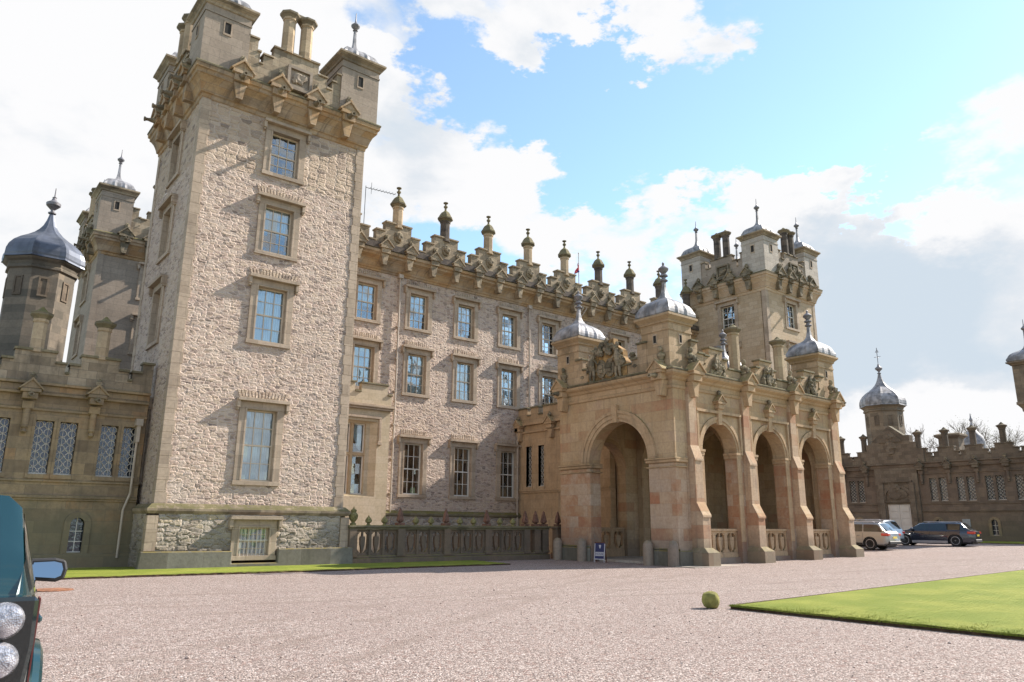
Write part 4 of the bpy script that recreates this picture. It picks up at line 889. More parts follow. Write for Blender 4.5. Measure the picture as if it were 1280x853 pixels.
# right and back walls, roof
part('wall', PO, None, lambda b: b.box(HF-.65, HF, -HL+.66, HL-.66, 0, 7.9), PORCH)
bo = [(-HF+.7, 0)]+[(-HF+1.35, 0)]+[(-HF+2.65-1.3*cos(pi*i/22), AZ+1.3*sin(pi*i/22)) for i in range(23)]+[(-HF+3.95, 0)]
bo += [(-.9, 0)]+[(.35-1.25*cos(pi*i/22), AZ+1.25*sin(pi*i/22)) for i in range(23)]+[(1.6, 0), (HF, 0), (HF, 7.9), (-HF+.7, 7.9)]
part('wall', PO, None, lambda b: b.ext(bo, [], 0, .65), PORCH, (0, HL-.65, 0))
part('balustrade', PO, None, lambda b: (pierced_panel(b, -1.3, -.44, .42, 1.4, .22, .14), pierced_panel(b, -.437, .43, .42, 1.4, .22, .14), pierced_panel(b, .433, 1.3, .42, 1.4, .22, .14), b.box(-1.3, 1.3, .16, .46, 1.402, 1.5), b.box(-1.3, 1.3, .2, .42, 0, .418)), PORCHC, (-HF+2.65, HL-.65, 0))
part('archivolt', PO, None, lambda b: archivolt(b, -HF+2.65, 1.3, AZ, [(1.3, 1.5, -.06)]), PORCHC, (0, HL-.65, 0))
part('archivolt', PO, None, lambda b: (archivolt(b, .35, 1.25, AZ, [(1.25, 1.45, -.06)])), PORCHC, (0, HL-.65, 0))
dw = part('arched_window', PO, None, lambda b: b.ext(arch(.35, 1.25, 1.0, AZ, 20), [arch(.35, 1.05, 1.2, AZ, 20)], .2, .4), PORCHC, (0, HL-.65, 0))
part('pane', dw, None, lambda b: b.ext(arch(.35, 1.06, 1.2, AZ, 20), [], .3, .304), GLASS)
part('sash_frame', dw, None, lambda b: (b.box(.31, .39, .27, .33, 1.2, AZ+1.0), b.box(-.7, 1.4, .28, .32, 3.2, 3.27), b.box(-.2, -.17, .28, .32, 1.2, AZ+.85), b.box(.87, .9, .28, .32, 1.2, AZ+.85)), WHITEP)
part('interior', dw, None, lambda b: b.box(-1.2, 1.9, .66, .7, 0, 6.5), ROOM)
part('roof', PO, None, lambda b: b.box(-HF+.3, HF-.3, -HL+.3, HL-.3, 7.75, 8.12), SLATE)
part('floor', PO, None, lambda b: b.box(-HF+.5, HF-.1, -HL+.3, HL-.1, -.05, .10), FLAGST)
part('step', PO, None, lambda b: (b.box(-HF-.4, HF+.2, -HL-1.05, -HL+.0, -.1, .035),), FLAGST)
for x in (-1.8, 2.15, 6.1-.4): part('inner_arch', PO, None, lambda b: b.ext([(-HL+.66, 0), (-HL+1.0, 0), (-HL+1.0, 4.6)]+[(.0-(HL-1.0)*cos(pi*i/20), 4.6+2.2*sin(pi*i/20)) for i in range(21)]+[(HL-1.0, 4.6), (HL-1.0, 0), (HL-.66, 0), (HL-.66, 7.7), (-HL+.66, 7.7)], [], -.22, .22), PORCHC, (x, 0, 0), LEFT)
part('ceiling', PO, None, lambda b: b.box(-HF+.71, HF-.66, -HL+.66, HL-.66, 7.45, 7.7), PORCHC)
# porch parapets
def pparapet(uo, rz, half, dist, pr):
    off = Matrix.Rotation(rz, 4, 'Z') @ Vector((0, -dist, 0)); steps(PO, 'parapet', pr, -.08, .25, (off.x, off.y, 8.15), rz, PWEATH, .09, MOSSCAP)
PWEATH = ashlar('porch_parapet_stone', [(.382, .276, .164), (.493, .360, .226), (.564, .424, .278)], .6, .32, var=.8, dirt=.55, streak=.35, dirtcol=(.11, .10, .075), moss=.8, mosscol=(.20, .18, .06), bump=.5)
tq = 1.55
pparapet(0, LEFT, HL, HL+.0+(HF-HL), [(-HL+1.3, -HL+1.75, 1.3), (-HL+1.75, -HL+2.05, .75), (-HL+2.05, HL-2.2, .55), (HL-2.2, HL-1.85, .75), (HL-1.85, HL-1.3, 1.4)])
fp = [(-HF+1.3, -HF+1.75, 1.45), (-HF+1.75, -HF+2.2, .95)]; x_ = -HF+2.2
for a in [q-31.85 for q in AM]:
    for p in ((a-.85, a-.5, .9), (a-.5, a+.5, 1.3), (a+.5, a+.85, .9)):
        if p[0] > x_+.01: fp.append((x_, p[0], .5))
        elif p[0] < x_: p = (x_, p[1], p[2])
        fp.append(p); x_ = p[1]
fp += [(x_, HF-1.75, .5), (HF-1.75, HF-1.3, 1.2)]
fp = [p for p in fp if p[1] > p[0]+.02]
pparapet(0, 0, HF, HL, fp)
for x, y, sl_ in ((PX0+.72, PY0+.78, ('F', 'L')), (PX0+.72, PY1-.72, ('F', 'L')), (PX1-.72, PY0+.78, ('F', 'L')), (PX1-.72, PY1-.72, ('F',))):
    square_turret(PO, *pl(x, y)[:2], 8.15, tq, 2.15, sl_, PTURR if 'PTURR' in globals() else PWEATH, 1.0, True)
for x, y in ((30.55, 20.95), (34.45, 20.95)):
    oct_chimney(PO, pl(x, y, 8.6), 2.2, .27, CHIM, False, CHCAP)
part('chimney', PO, None, lambda b: b.lathe([(.17, 0), (.17, .1), (.13, .12), (.13, .2), (.17, .22), (.17, .32), (.13, .34), (.13, .44), (.17, .46), (.17, .56), (.13, .6), (.2, .7), (.2, .78)], 10), LEADD, pl(29.25, 20.95, 9.15), smooth=True)
# carved groups over each bay and on the gablets, busts
def trophy(seed, sc=1.):
    def f(b):
        r_ = random.Random(seed); b.ext([(-.62*sc, 0), (.62*sc, 0), (.45*sc, .45*sc), (.18*sc, .8*sc), (0, 1.1*sc), (-.18*sc, .8*sc), (-.45*sc, .45*sc)], [], -.06, .12)
        for i in range(16):
            zz = r_.uniform(.08, .9); ww_ = .6*(1-zz*.75); b.blob((r_.uniform(-ww_, ww_)*sc, -.1+r_.uniform(-.05, .03), zz*sc), (r_.uniform(.06, .14)*sc, r_.uniform(.06, .12), r_.uniform(.08, .2)*sc), r_.random()*30, .4)
        b.lathe([(.2*sc, 0), (.22*sc, .04), (.15*sc, .09)], 14, Matrix.Translation((0, -.1, .4*sc)) @ Matrix.Rotation(R(90), 4, 'X') @ Matrix.Scale(1.25, 4, (0, 1, 0)))
    return f
for i, a in enumerate(AM): part('carved_group', PO, None, trophy(i+1, 1.0), CARVE, pl(a, PY0-.15, 8.15))
def bust(b): b.lathe([(.14, 0), (.16, .08), (.1, .12), (.2, .28), (.21, .36), (.1, .45), (.07, .5)], 10, sy=.75); b.blob((0, -.02, .6), (.11, .12, .14), 4, .15)
for x in BX: part('carved_bust', PO, 'bust', bust, CARVE, pl(x, PY0-.2, 8.55))
for y in (27.0, 20.75):
    p_ = pl(PX0-.26, y, 8.15); gablet(PO, p_, LEFT, .98, PORCHC, spout=True, finial=False); part('carved_bust', PO, 'bust', bust, CARVE, (p_[0]+.1, p_[1], 8.5), LEFT)
for z, y in ((8.95, 25.35), (8.45, 25.75), (9.05, 22.55), (8.5, 22.35)):
    part('carved_scroll', PO, 'scroll', lambda b: (b.blob((0, -.05, 0), (.16, .14, .13), 2, .3), b.box(-.18, .18, -.1, .1, -.17, -.1)), CARVE, pl(PX0+.05, y, z+.12), LEFT)
# coat of arms over the carriage arch
ca = part('coat_of_arms', PO, None, lambda b: b.ext([(-1.3, -.1), (1.32, -.1), (1.3, .75), (1.1, 1.05), (1.08, 1.35), (.55, 1.7), (.5, 2.0), (-.5, 1.85), (-.62, 1.55), (-1.0, 1.1), (-1.12, .7)], [], -.02, .3), OCHRE, pl(PX0-.1, 24.1, 8.15), LEFT)
def arms(b):
    r_ = random.Random(12)
    for cx in (-.27, .27):
        b.lathe([(.3, 0), (.3, .05), (.25, .07), (.24, .04)], 20, Matrix.Translation((cx, -.03, .62)) @ Matrix.Rotation(R(90), 4, 'X') @ Matrix.Scale(1.45, 4, (0, 1, 0)))
        for k in range(4): b.box(cx-.12+.12*(k % 2), cx+.12*(k % 2), -.13, -.06, .42+.2*(k//2), .58+.2*(k//2))
        for k in range(5): a_ = pi/2+(k-2)*.35; b.blob((cx+.12*cos(a_)*1.5, -.12, 1.22+.12*sin(a_)), (.08, .09, .11), k, .3)
        b.blob((cx, -.15, 1.36), (.17, .13, .17), 8, .3); b.blob((cx, -.13, 1.62), (.11, .1, .19), 9, .35)
    for sg in (-1, 1):
        x = sg*.83; b.tube([(x-sg*.08, -.12, 1.42), (x-sg*.02, -.14, 1.1), (x, -.14, .85), (x+sg*.02, -.1, .6)], [.08, .13, .15, .11], 8)
        b.blob((x-sg*.12, -.15, 1.48), (.11, .11, .13), 4, .2)
        for k in (-1, 1): b.tube([(x+k*.08, -.1, .65), (x+k*.12, -.13, .35), (x+k*.12+sg*.03, -.1, .05)], [.085, .07, .05], 7)
        b.tube([(x, -.16, 1.2), (x-sg*.25, -.18, 1.05), (x-sg*.38, -.14, .85)], [.06, .05, .04], 6); b.tube([(x+sg*.05, -.1, 1.2), (x+sg*.28, -.1, 1.0), (x+sg*.2, -.12, .75)], [.06, .05, .04], 6)
    for i in range(42):
        a_ = r_.uniform(-.1, pi+.1); rr = r_.uniform(.95, 1.4); b.blob((rr*cos(a_)*.85, -.08, .75+rr*sin(a_)*.85), (r_.uniform(.07, .15), .08, r_.uniform(.07, .16)), i, .4)
    for i in range(14): b.blob((-1.05+i*.16, -.13, .02+.05*sin(i*1.3)), (.11, .09, .07), i+40, .35)
part('carving', ca, None, arms, CARVE)
# link between porch and range
LK = thing('link_block', 'lower stone block with paired lattice windows joining the porch to the main range', 'building', (31.5, 31.25, 0))
def linkwall(b): b.ext(rect(-3.75, 3.75, 0, 7.5), [rect(-3.05, -2.55, 3.75, 6.1), rect(-1.95, -1.45, 3.75, 6.1), rect(.1, .6, 3.75, 6.1), rect(1.2, 1.7, 3.75, 6.1)], 0, .4)
part('wall', LK, None, linkwall, PORCHC, (-3.0, 0, 0), LEFT)
part('wall', LK, None, lambda b: b.box(2.6, 3., -3.7, 3.7, 0, 7.5), PORCHC)
part('roof', LK, None, lambda b: b.box(-2.9, 2.5, -3.7, 3.7, 7.2, 7.5), SLATE)
part('string_course', LK, None, lambda b: (b.box(-3.76, 3.76, -.1, .0, 3.5, 3.6), b.box(-3.76, 3.76, -.06, .0, 3.4, 3.5), b.box(-3.76, 3.76, -.12, .0, 6.9, 7.0), b.box(-3.76, 3.76, -.2, .0, 7.35, 7.5), b.box(-3.76, 3.76, -.08, .0, 0, 1.9)), PORCHC, (-3.0, 0, 0), LEFT)
def lattice(b, w, h, y):
    """leaded pattern of circles linked by short bars"""
    n = max(4, round(h/(w*.5))); 
    for j in range(n):
        z = h*(j+.5)/n; r0 = min(w*.5*.46, h/n*.46)
        for cx in (-w*.25, w*.25):
            q = 8; pts = [(cx+r0*cos(2*pi*i/q+pi/8), y, z+r0*sin(2*pi*i/q+pi/8)) for i in range(q+1)]; b.tube(pts, .015, 4)
        b.box(-w*.25+r0, w*.25-r0, y-.006, y+.006, z-.009, z+.009)
    b.box(-w/2, w/2, y-.008, y+.008, 0, .03); 
    for x in (-w*.25, w*.25): b.box(x-.008, x+.008, y-.006, y+.006, 0, h)
def lat_window(parent, loc, rz, w, h, stone, sill=True):
    def s_(b):
        b.box(-w/2-.085, -w/2, -.02, .3, 0, h); b.box(w/2, w/2+.085, -.02, .3, 0, h); b.box(-w/2-.085, w/2+.085, -.021, .3, h, h+.12); b.box(-w/2-.085, w/2+.085, -.05, .3, -.14, 0)
    o = part('window', parent, ('lw', w, h, stone.name), s_, stone, loc, rz)
    part('lattice', o, ('lat', w, h), lambda b: (lattice(b, w, h, .19), b.box(-w/2, w/2, .1, .2, -.001, .05)), BRACE)
    part('pane', o, ('latp', w, h), lambda b: b.box(-w/2, w/2, .21, .214, 0, h), GLASS2)
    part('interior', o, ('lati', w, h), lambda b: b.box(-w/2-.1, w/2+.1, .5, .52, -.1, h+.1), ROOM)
    return o
for u in (-2.8, -1.7, .35, 1.45): lat_window(LK, (-3.0, -u, 3.75), LEFT, .5, 2.35, PORCHC)
for u in (-3.5, -.65, 2.3): gablet(LK, (-3.15, -u, 7.35), LEFT, .8, PORCHC, spout=False)
steps(LK, 'parapet', [(-3.75, -2.9, .95), (-2.9, -2.6, .5), (-2.6, -1.9, .95), (-1.9, -1.5, .5), (-1.5, .6, .95), (.6, .9, .5), (.9, 3.75, .95)], -.05, .25, (-3.0, 0, 7.4), LEFT, PWEATH, .09, MOSSCAP)

# ------------------------------------------------------------------ side wing (left) and far wing: same design
def wing(name, label, loc, rz, pairs, piers_, u0, u1, stone, zoff=0., arches=(), lat=True, chim=True, gabs=True):
    """local frame: x along the wall, wall face at y=0, pairs = centres of window pairs, piers_ = centres of piers"""
    T = thing(name, label, 'castle wing', loc, rz)
    hl = []
    for c in pairs:
        for q in (-.37, .37): hl.append(rect(c+q-.32, c+q+.32, 3.1, 5.06))
    ah = [arch(c, .24, .52, 1.48, 10) for c in arches]
    part('wall', T, None, lambda b: b.ext(rect(u0, u1, 0, 5.95), hl+ah, 0, .35), stone)
    part('wall', T, None, lambda b: (b.box(u0, u1, 5.0, 5.3, 0, 6.), b.box(u0, u0+.3, .351, 5., 0, 6.), b.box(u1-.3, u1, .351, 5., 0, 6.)), stone)
    part('string_course', T, None, lambda b: (b.box(u0, u1, -.09, .0, 2.36, 2.46), b.box(u0, u1, -.05, .0, 2.28, 2.36), b.box(u0, u1, -.07, .0, 5.32, 5.42), b.box(u0, u1, -.16, .0, 5.86, 5.96), b.box(u0, u1, -.24, .0, 6.2, 6.3), b.box(u0, u1, -.12, .35, 5.96, 6.2), b.ext([(u0, -.02), (u1, -.02), (u1, .5), (u0, .5)], [], -.12, .0), b.box(u0, u1, -.05, .0, 2.9, 2.98)), stone, bevel=.015)
    part('roof', T, None, lambda b: b.box(u0, u1, .4, 5., 6., 6.2), SLATE)
    for c in pairs:
        for q in (-.37, .37): lat_window(T, (c+q, 0, 3.16), 0, .56, 1.84, stone)
    for c in arches:
        a_ = part('arched_window', T, 'aw', lambda b: (b.ext(arch(0, .42, .5, 1.5, 12), [arch(0, .22, .55, 1.5, 12)], -.05, .1), b.box(-.3, .3, -.08, .2, .44, .53)), stone, (c, 0, 0))
        part('pane', a_, 'awp', lambda b: b.ext(arch(0, .24, .53, 1.5, 12), [], .16, .165), GLASS2)
        part('sash_frame', a_, 'awf', lambda b: (b.box(-.014, .014, .13, .155, .53, 1.72), b.box(-.22, .22, .131, .154, .9, .925), b.box(-.22, .22, .131, .154, 1.25, 1.275), b.box(-.22, .22, .12, .155, .53, .58)), WHITEP)
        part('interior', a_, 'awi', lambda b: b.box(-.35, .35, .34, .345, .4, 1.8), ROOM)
    pr = []; x_ = u0
    for c in sorted(piers_):
        for p in ((c-.95, c-.62, .75), (c-.62, c+.62, 1.12), (c+.62, c+.95, .75)):
            if p[1] <= u0 or p[0] >= u1: continue
            if p[0] > x_+.01: pr.append((x_, p[0], .42))
            p = (max(p[0], x_), min(p[1], u1), p[2]); pr.append(p); x_ = p[1]
    if x_ < u1-.01: pr.append((x_, u1, .42))
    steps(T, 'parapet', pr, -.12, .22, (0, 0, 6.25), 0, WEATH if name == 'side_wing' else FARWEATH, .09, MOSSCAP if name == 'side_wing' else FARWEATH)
    for c in piers_:
        if u0+.3 < c < u1-.3:
            gablet(T, (c, -.22, 6.02), 0, .78, stone if name == 'side_wing' else FARWEATH, spout=(name == 'side_wing'), corbel=False)
            part('column', T, ('wc', stone.name), lambda b: (b.lathe([(.04, 4.5), (.1, 4.56), (.06, 4.66), (.11, 4.72), (.11, 5.35)], 10), b.box(-.17, .17, -.12, .1, 5.35, 5.6)), stone, (c, -.12, 0), smooth=True)
            if chim: oct_chimney(T, (c, .05, 7.35), 1.2, .23, CHIM if name == 'side_wing' else DARKFW, False, MOSSCAP if name == 'side_wing' else FARWEATH)
    return T
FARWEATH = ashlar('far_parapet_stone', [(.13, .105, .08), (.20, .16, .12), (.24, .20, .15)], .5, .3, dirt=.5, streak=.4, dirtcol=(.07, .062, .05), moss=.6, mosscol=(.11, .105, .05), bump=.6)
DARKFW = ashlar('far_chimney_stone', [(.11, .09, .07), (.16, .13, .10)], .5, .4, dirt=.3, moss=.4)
lw_ = wing('side_wing', 'low stone wing with paired lattice windows left of the foreground tower', (0, 30.4, 0), 0, [5.88-2.04*k for k in range(6)], [4.9-2.04*k for k in range(6)]+[6.95], -5.5, 6.7, WING, arches=[4.9, 4.9-4.08])
part('drainpipe', lw_, None, lambda b: (b.tube([(6.42, -.16, 4.5), (6.42, -.16, 2.6), (6.25, -.16, 2.0), (6.25, -.16, .35)], .042, 8), b.box(6.3, 6.54, -.3, .0, 5.05, 5.3), b.box(6.36, 6.48, -.26, .0, 4.45, 5.05)), PIPE)
FWX = 65.0
fwz = .55
fy = lambda Y: -(Y-27.0)
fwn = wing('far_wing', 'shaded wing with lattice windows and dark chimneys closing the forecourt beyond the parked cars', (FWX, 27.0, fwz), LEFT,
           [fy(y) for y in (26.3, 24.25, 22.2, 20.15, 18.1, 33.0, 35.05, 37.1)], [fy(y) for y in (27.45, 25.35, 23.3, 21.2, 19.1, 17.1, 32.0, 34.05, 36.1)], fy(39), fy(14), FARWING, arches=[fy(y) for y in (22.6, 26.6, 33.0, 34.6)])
dd = part('doorway', fwn, None, lambda b: (b.ext(rect(-1.75, 1.75, 0, 5.9), [rect(-.92, .92, .02, 2.95)], -.2, -.001), b.ext(arch(0, 1.2, 3.1, 3.6, 14, .9), [arch(0, .95, 3.2, 3.6, 14, .7)], -.3, -.2), b.box(-1.3, 1.3, -.34, -.2, 4.75, 4.9), b.box(-1.45, -1.05, -.36, -.2, 0, 4.7), b.box(1.05, 1.45, -.36, -.2, 0, 4.7), b.blob((0, -.3, 4.3), (.3, .15, .3), 3, .35), b.blob((0, -.25, 3.8), (.7, .1, .4), 7, .4)), FARWEATH, (fy(29.5), 0, 0))
for sg in (-1, 1):
    def leaf(b):
        x0, x1 = sorted((sg*.01, sg*.92)); b.box(x0, x1, -.12, -.06, .02, 2.95)
        for k in range(5): b.box(x0+.12, x1-.12, -.15, -.12, .2+k*.54, .62+k*.54)
    part('door', dd, None, leaf, DOORP, bevel=.01)
gpd = part('gable', fwn, None, lambda b: (b.ext([(-2.6, 6.2), (2.6, 6.2), (2.6, 7.4), (2.1, 7.4), (2.1, 8.0), (1.6, 8.0), (1.6, 8.6), (1.15, 8.6), (0, 9.5), (-1.15, 8.6), (-1.7, 8.0), (-2.1, 8.0), (-2.1, 7.4), (-2.6, 7.4)], [], -.25, .4), b.ext([(-1.0, 8.1), (1., 8.1), (0, 9.2)], [(-.5, 8.3)] and [], -.35, -.25), b.blob((0, -.3, 7.6), (.5, .15, .5), 6, .4), b.blob((0, -.35, 8.5), (.3, .1, .25), 2, .4)), FARWEATH, (fy(29.6), 0, 0))
part('door', fwn, None, lambda b: b.box(-.28, .28, -.06, .0, .45, 1.75), plain('pale_blue_door', (.33, .36, .38), .6), (fy(24.55), 0, 0))
# domed octagonal turrets
def oct_turret(name, label, x, y, z0, r, zb, ze, dome, roof, stone, vane=False, finh=1.3):
    T = thing(name, label, 'turret', (x, y, z0), group='octagonal domed turrets')
    part('wall', T, None, lambda b: b.lathe([(r*1.0, 0), (r*1.0, zb), (r*.97, zb+.02), (r*.97, ze-.5), (r*1.04, ze-.45), (r*1.04, ze-.35), (r*1.0, ze-.3), (r*1.03, ze-.16), (r*1.12, ze-.06), (r*1.16, ze)], 8, rot=pi/8), stone)
    for i in range(8):
        a = 2*pi*i/8; part('slit_window', T, ('ow', r), lambda b: (b.ext(rect(-.2, .2, 0, .9), [rect(-.12, .12, .08, .82)], -.04, .05), b.box(-.12, .12, -.005, .0, .08, .82)), DRESS if stone is TURR else FARWEATH, (cos(a)*r*.9, sin(a)*r*.9, ze-1.75), a+pi/2)
    dp = [(1.18, 0), (1.16, .05), (1.17, .10), (1.16, .22), (1.10, .36), (.98, .50), (.80, .63), (.60, .74), (.43, .85), (.30, .97), (.20, 1.1), (.12, 1.28), (.06, 1.5)]
    def dm(b):
        n = 48; rings = []
        for rr, zz in dp:
            ring = []
            for i in range(n):
                a = 2*pi*i/n+pi/8; k = cos(pi/8)/cos(((2*pi*i/n) % (pi/4))-pi/8)
                if i % 6 == 0 and rr > .1: k *= 1.025
                ring.append((rr*r*k*cos(a), rr*r*k*sin(a), zz*dome))
            rings.append(ring)
        b.add([p for q in rings for p in q], [(j*n+i, j*n+(i+1) % n, (j+1)*n+(i+1) % n, (j+1)*n+i) for j in range(len(rings)-1) for i in range(n)]+[tuple(range(n-1, -1, -1)), tuple((len(rings)-1)*n+i for i in range(n))])
    part('dome', T, None, dm, roof, (0, 0, ze+.02), smooth=False)
    def fn(b):
        z = ze+dome*1.5
        b.lathe([(.1, z-.2), (.09, z-.02), (.17, z), (.17, z+.05), (.08, z+.09), (.08, z+.18), (.12, z+.22), (.3, z+.4), (.31, z+.52), (.12, z+.66), (.08, z+.78), (.1, z+.82), (.03, z+.88), (.02, z+finh)], 12)
        if vane:
            b.tube([(0, 0, z+.8), (0, 0, z+2.4)], .03, 6); b.tube([(-.3, 0, z+1.5), (.3, 0, z+1.5)], .02, 5); b.tube([(0, -.3, z+1.55), (0, .3, z+1.55)], .02, 5); b.ext([(-.35, z+1.9), (.1, z+1.95), (.35, z+2.05), (.1, z+2.25), (-.1, z+2.12)], [], -.015, .015)
    part('finial', T, None, fn, LEADD, smooth=True)
    return T
DKT = ashlar('dark_turret_stone', [(.12, .11, .09), (.18, .16, .13), (.26, .22, .17)], .8, .35, var=.8, dirt=.4, streak=.3, dirtcol=(.10, .09, .08), moss=.2, bump=.3)
oct_turret('domed_turret', 'dark octagonal turret with a blue-grey lead onion dome behind the left wing', 3.42, 39.2, 0, 1.43, 8., 13.05, 1.75, LEADB, DKT)
FT2 = ashlar('far_octagon_stone', [(.17, .14, .105), (.25, .205, .15), (.32, .26, .19)], .7, .3, var=.8, dirt=.4, streak=.4, dirtcol=(.10, .088, .07), moss=.3, bump=.3)
oct_turret('domed_turret', 'octagonal turret with a pale lead dome and weathervane over the doorway beyond the cars', 67.2, 31.0, .5, 1.6, 8., 11.55, 2.05, LEAD, FT2, True)
# bartizan at the right edge
BZ = thing('corner_turret', 'square turret with a lead dome corbelled out at the right edge of the picture', 'turret', (64.5, 18.55, .55))
part('wall', BZ, None, lambda b: (b.box(-.9, .9, -.9, .9, 10.2, 13.0), b.ring(-.9, .9, -.9, .9, [(-.5, 8.4), (-.45, 9.2), (-.2, 9.5), (-.18, 9.7), (0., 9.95), (.06, 10.0), (.06, 10.18), (.0, 10.2)]), b.box(-.4, 1.2, -.6, .6, 6, 8.6)), FT2)
part('slit_window', BZ, None, lambda b: (b.ext(rect(-.2, .2, 11.7, 12.4), [rect(-.11, .11, 11.8, 12.3)], -.94, -.9), b.box(-.11, .11, -.91, -.902, 11.8, 12.3)), FARWEATH, (0, 0, 0), LEFT)
part('eave', BZ, None, lambda b: b.ring(-.9, .9, -.9, .9, [(0, 12.9), (.08, 12.95), (.15, 13.05), (.3, 13.12), (.3, 13.22), (.1, 13.26)]), FARWEATH)
part('dome', BZ, None, lambda b: square_dome(b, 2.3, 1.0), LEAD, (0, 0, 13.24)); part('finial', BZ, None, lambda b: needle(b, 2.3), LEADD, (0, 0, 13.24), smooth=True)
# small roofs peeping over the far wing
CU = thing('cupola', 'small pale lead cupola peeping over the far wing between two chimneys', 'cupola', (78, 27.9, .6))
part('wall', CU, None, lambda b: b.lathe([(.8, 0), (.8, 8.0)], 8, rot=pi/8), FT2)
part('dome', CU, None, lambda b: b.lathe([(.95, 8.0), (.95, 8.9), (.8, 9.4), (.5, 9.8), (.25, 10.1), (.13, 10.5), (.07, 10.8), (.17, 11.0), (.07, 11.2), (.03, 11.6)], 16), LEAD, smooth=True)
PV = thing('rooftop_pavilion', 'small stone rooftop lodge with a dark cap peeping over the far wing', 'building', (70, 26.8, .6))
part('wall', PV, None, lambda b: (b.box(-.6, .6, -.8, .8, 0, 8.6), b.ring(-.6, .6, -.8, .8, [(0, 8.5), (.25, 8.7), (.25, 8.85), (0, 8.95)])), FT2)

# ------------------------------------------------------------------ trees behind the far wing
def bare_tree(label, x, y, z, h, seed, leaf=0):
    T = thing('budding_tree' if leaf else 'bare_tree', label, 'tree', (x, y, z), group='trees behind the far wing'); r_ = random.Random(seed)
    tr_, lf = MB(), MB(); tips = []
    def grow(p, d_, L, r0, dep):
        pts = [p]; q = Vector(p); dd_ = Vector(d_)
        for _ in range(3): dd_ = (dd_+Vector((r_.uniform(-.18, .18), r_.uniform(-.18, .18), r_.uniform(-.05, .12)))).normalized(); q = q+dd_*L/3; pts.append(q.copy())
        (tr_ if dep == 0 else tr_).tube(pts, [r0, r0*.85, r0*.72, r0*.6], 5 if dep > 1 else 8)
        if dep >= 5: tips.append(q.copy()); return
        for _ in range(3 if dep < 4 else 4):
            ax = Vector((r_.gauss(0, 1), r_.gauss(0, 1), r_.gauss(0, .4))).normalized(); nd = (dd_+ax*.62).normalized()
            grow(pts[r_.choice((2, 3, 3))], nd, L*r_.uniform(.62, .8), max(.018, r0*.55), dep+1)
    grow(Vector((0, 0, 0)), (0, 0, 1), h*.36, h*.022, 0)
    link('trunk', tr_.mesh('trunk', BARK), T)
    if leaf:
        for p in tips:
            for _ in range(leaf):
                c_ = p+Vector((r_.gauss(0, .35), r_.gauss(0, .35), r_.gauss(0, .3))); a_ = Vector((r_.gauss(0, 1), r_.gauss(0, 1), r_.gauss(0, 1))).normalized()*.05; b_ = a_.orthogonal().normalized()*.035; lf.add([c_-a_, c_+b_, c_+a_, c_-b_], [(0, 1, 2, 3)])
        link('crown', lf.mesh('crown', LEAF, recalc=False), T)
bare_tree('leafless twiggy tree behind the far wing, just right of the domed turret', 92, 36.9, .6, 13.2, 3)
bare_tree('tree in pale spring leaf behind the cupola over the far wing', 95, 32.6, .6, 13.6, 8, 3)
bare_tree('shorter tree in sparse spring leaf behind the right-hand chimneys of the far wing', 96, 30.6, .6, 12.6, 12, 3)

# ------------------------------------------------------------------ small things in the forecourt
b = MB()
from mathutils import noise as N
bm = bmesh.new(); bmesh.ops.create_cube(bm, size=1.); bmesh.ops.subdivide_edges(bm, edges=bm.edges, cuts=11, use_grid_fill=True)
for v in bm.verts:
    c_ = v.co.normalized()*.56; v.co = v.co.lerp(c_, .78)*(1+.05*N.noise(v.co*3.))*.315
    v.co += v.co.normalized()*.008*N.noise(v.co*30)
me = bpy.data.meshes.new('stone_ball'); bm.to_mesh(me); bm.free(); me.materials.append(MOSSY)
for p in me.polygons: p.use_smooth = True
tag(link('stone_ball', me, None, (13.02, 9.85, .16), .4), 'mossy green rounded stone at the corner of the lawn', 'stone')
BOLL = ashlar('guard_stone', [(.230, .190, .153), (.322, .265, .211), (.380, .300, .225)], 2., 2., mortar=.001, dirt=.4, streak=.4, bump=.5, jointdark=0)
for (x, y), lab in zip([(24.72, 27.4), (24.72, 25.75), (24.72, 21.75), (24.72, 20.42)],
                       ['round-topped guard stone at the far left foot of the porch', 'round-topped guard stone left of the blue sign at the carriage arch', 'round-topped guard stone at the right jamb of the carriage arch', 'round-topped guard stone against the front corner pier of the porch']):
    T = tag(link('guard_stone', CACHE.setdefault('bol', (lambda b: (b.lathe([(.22, -.05), (.22, .75), (.2, .88), (.13, .98), (.04, 1.02)], 14), b)[1])(MB()).mesh('guard_stone', BOLL, smooth=True)), None, (x, y, 0)), lab, 'guard stone', 'guard stones round the porch piers')
rs = random.Random(21); b = MB()
for _ in range(450):
    x = rs.uniform(2, 14); y = rs.uniform(4, 16)
    if y < 9.9 and x > 12.9: continue
    k = rs.uniform(.008, .02)*(1.6 if rs.random() < .05 else 1); b.blob((x, y, k*.5), (k, k*rs.uniform(.6, 1.), k*.6), rs.random()*50, .25, 1)
tag(link('loose_stones', b.mesh('loose_stones', plain('loose_gravel_stone', (.50, .41, .36), .9, var=.5, vs=7))), 'larger loose pebbles scattered over the gravel forecourt', 'pebbles', kind='stuff')
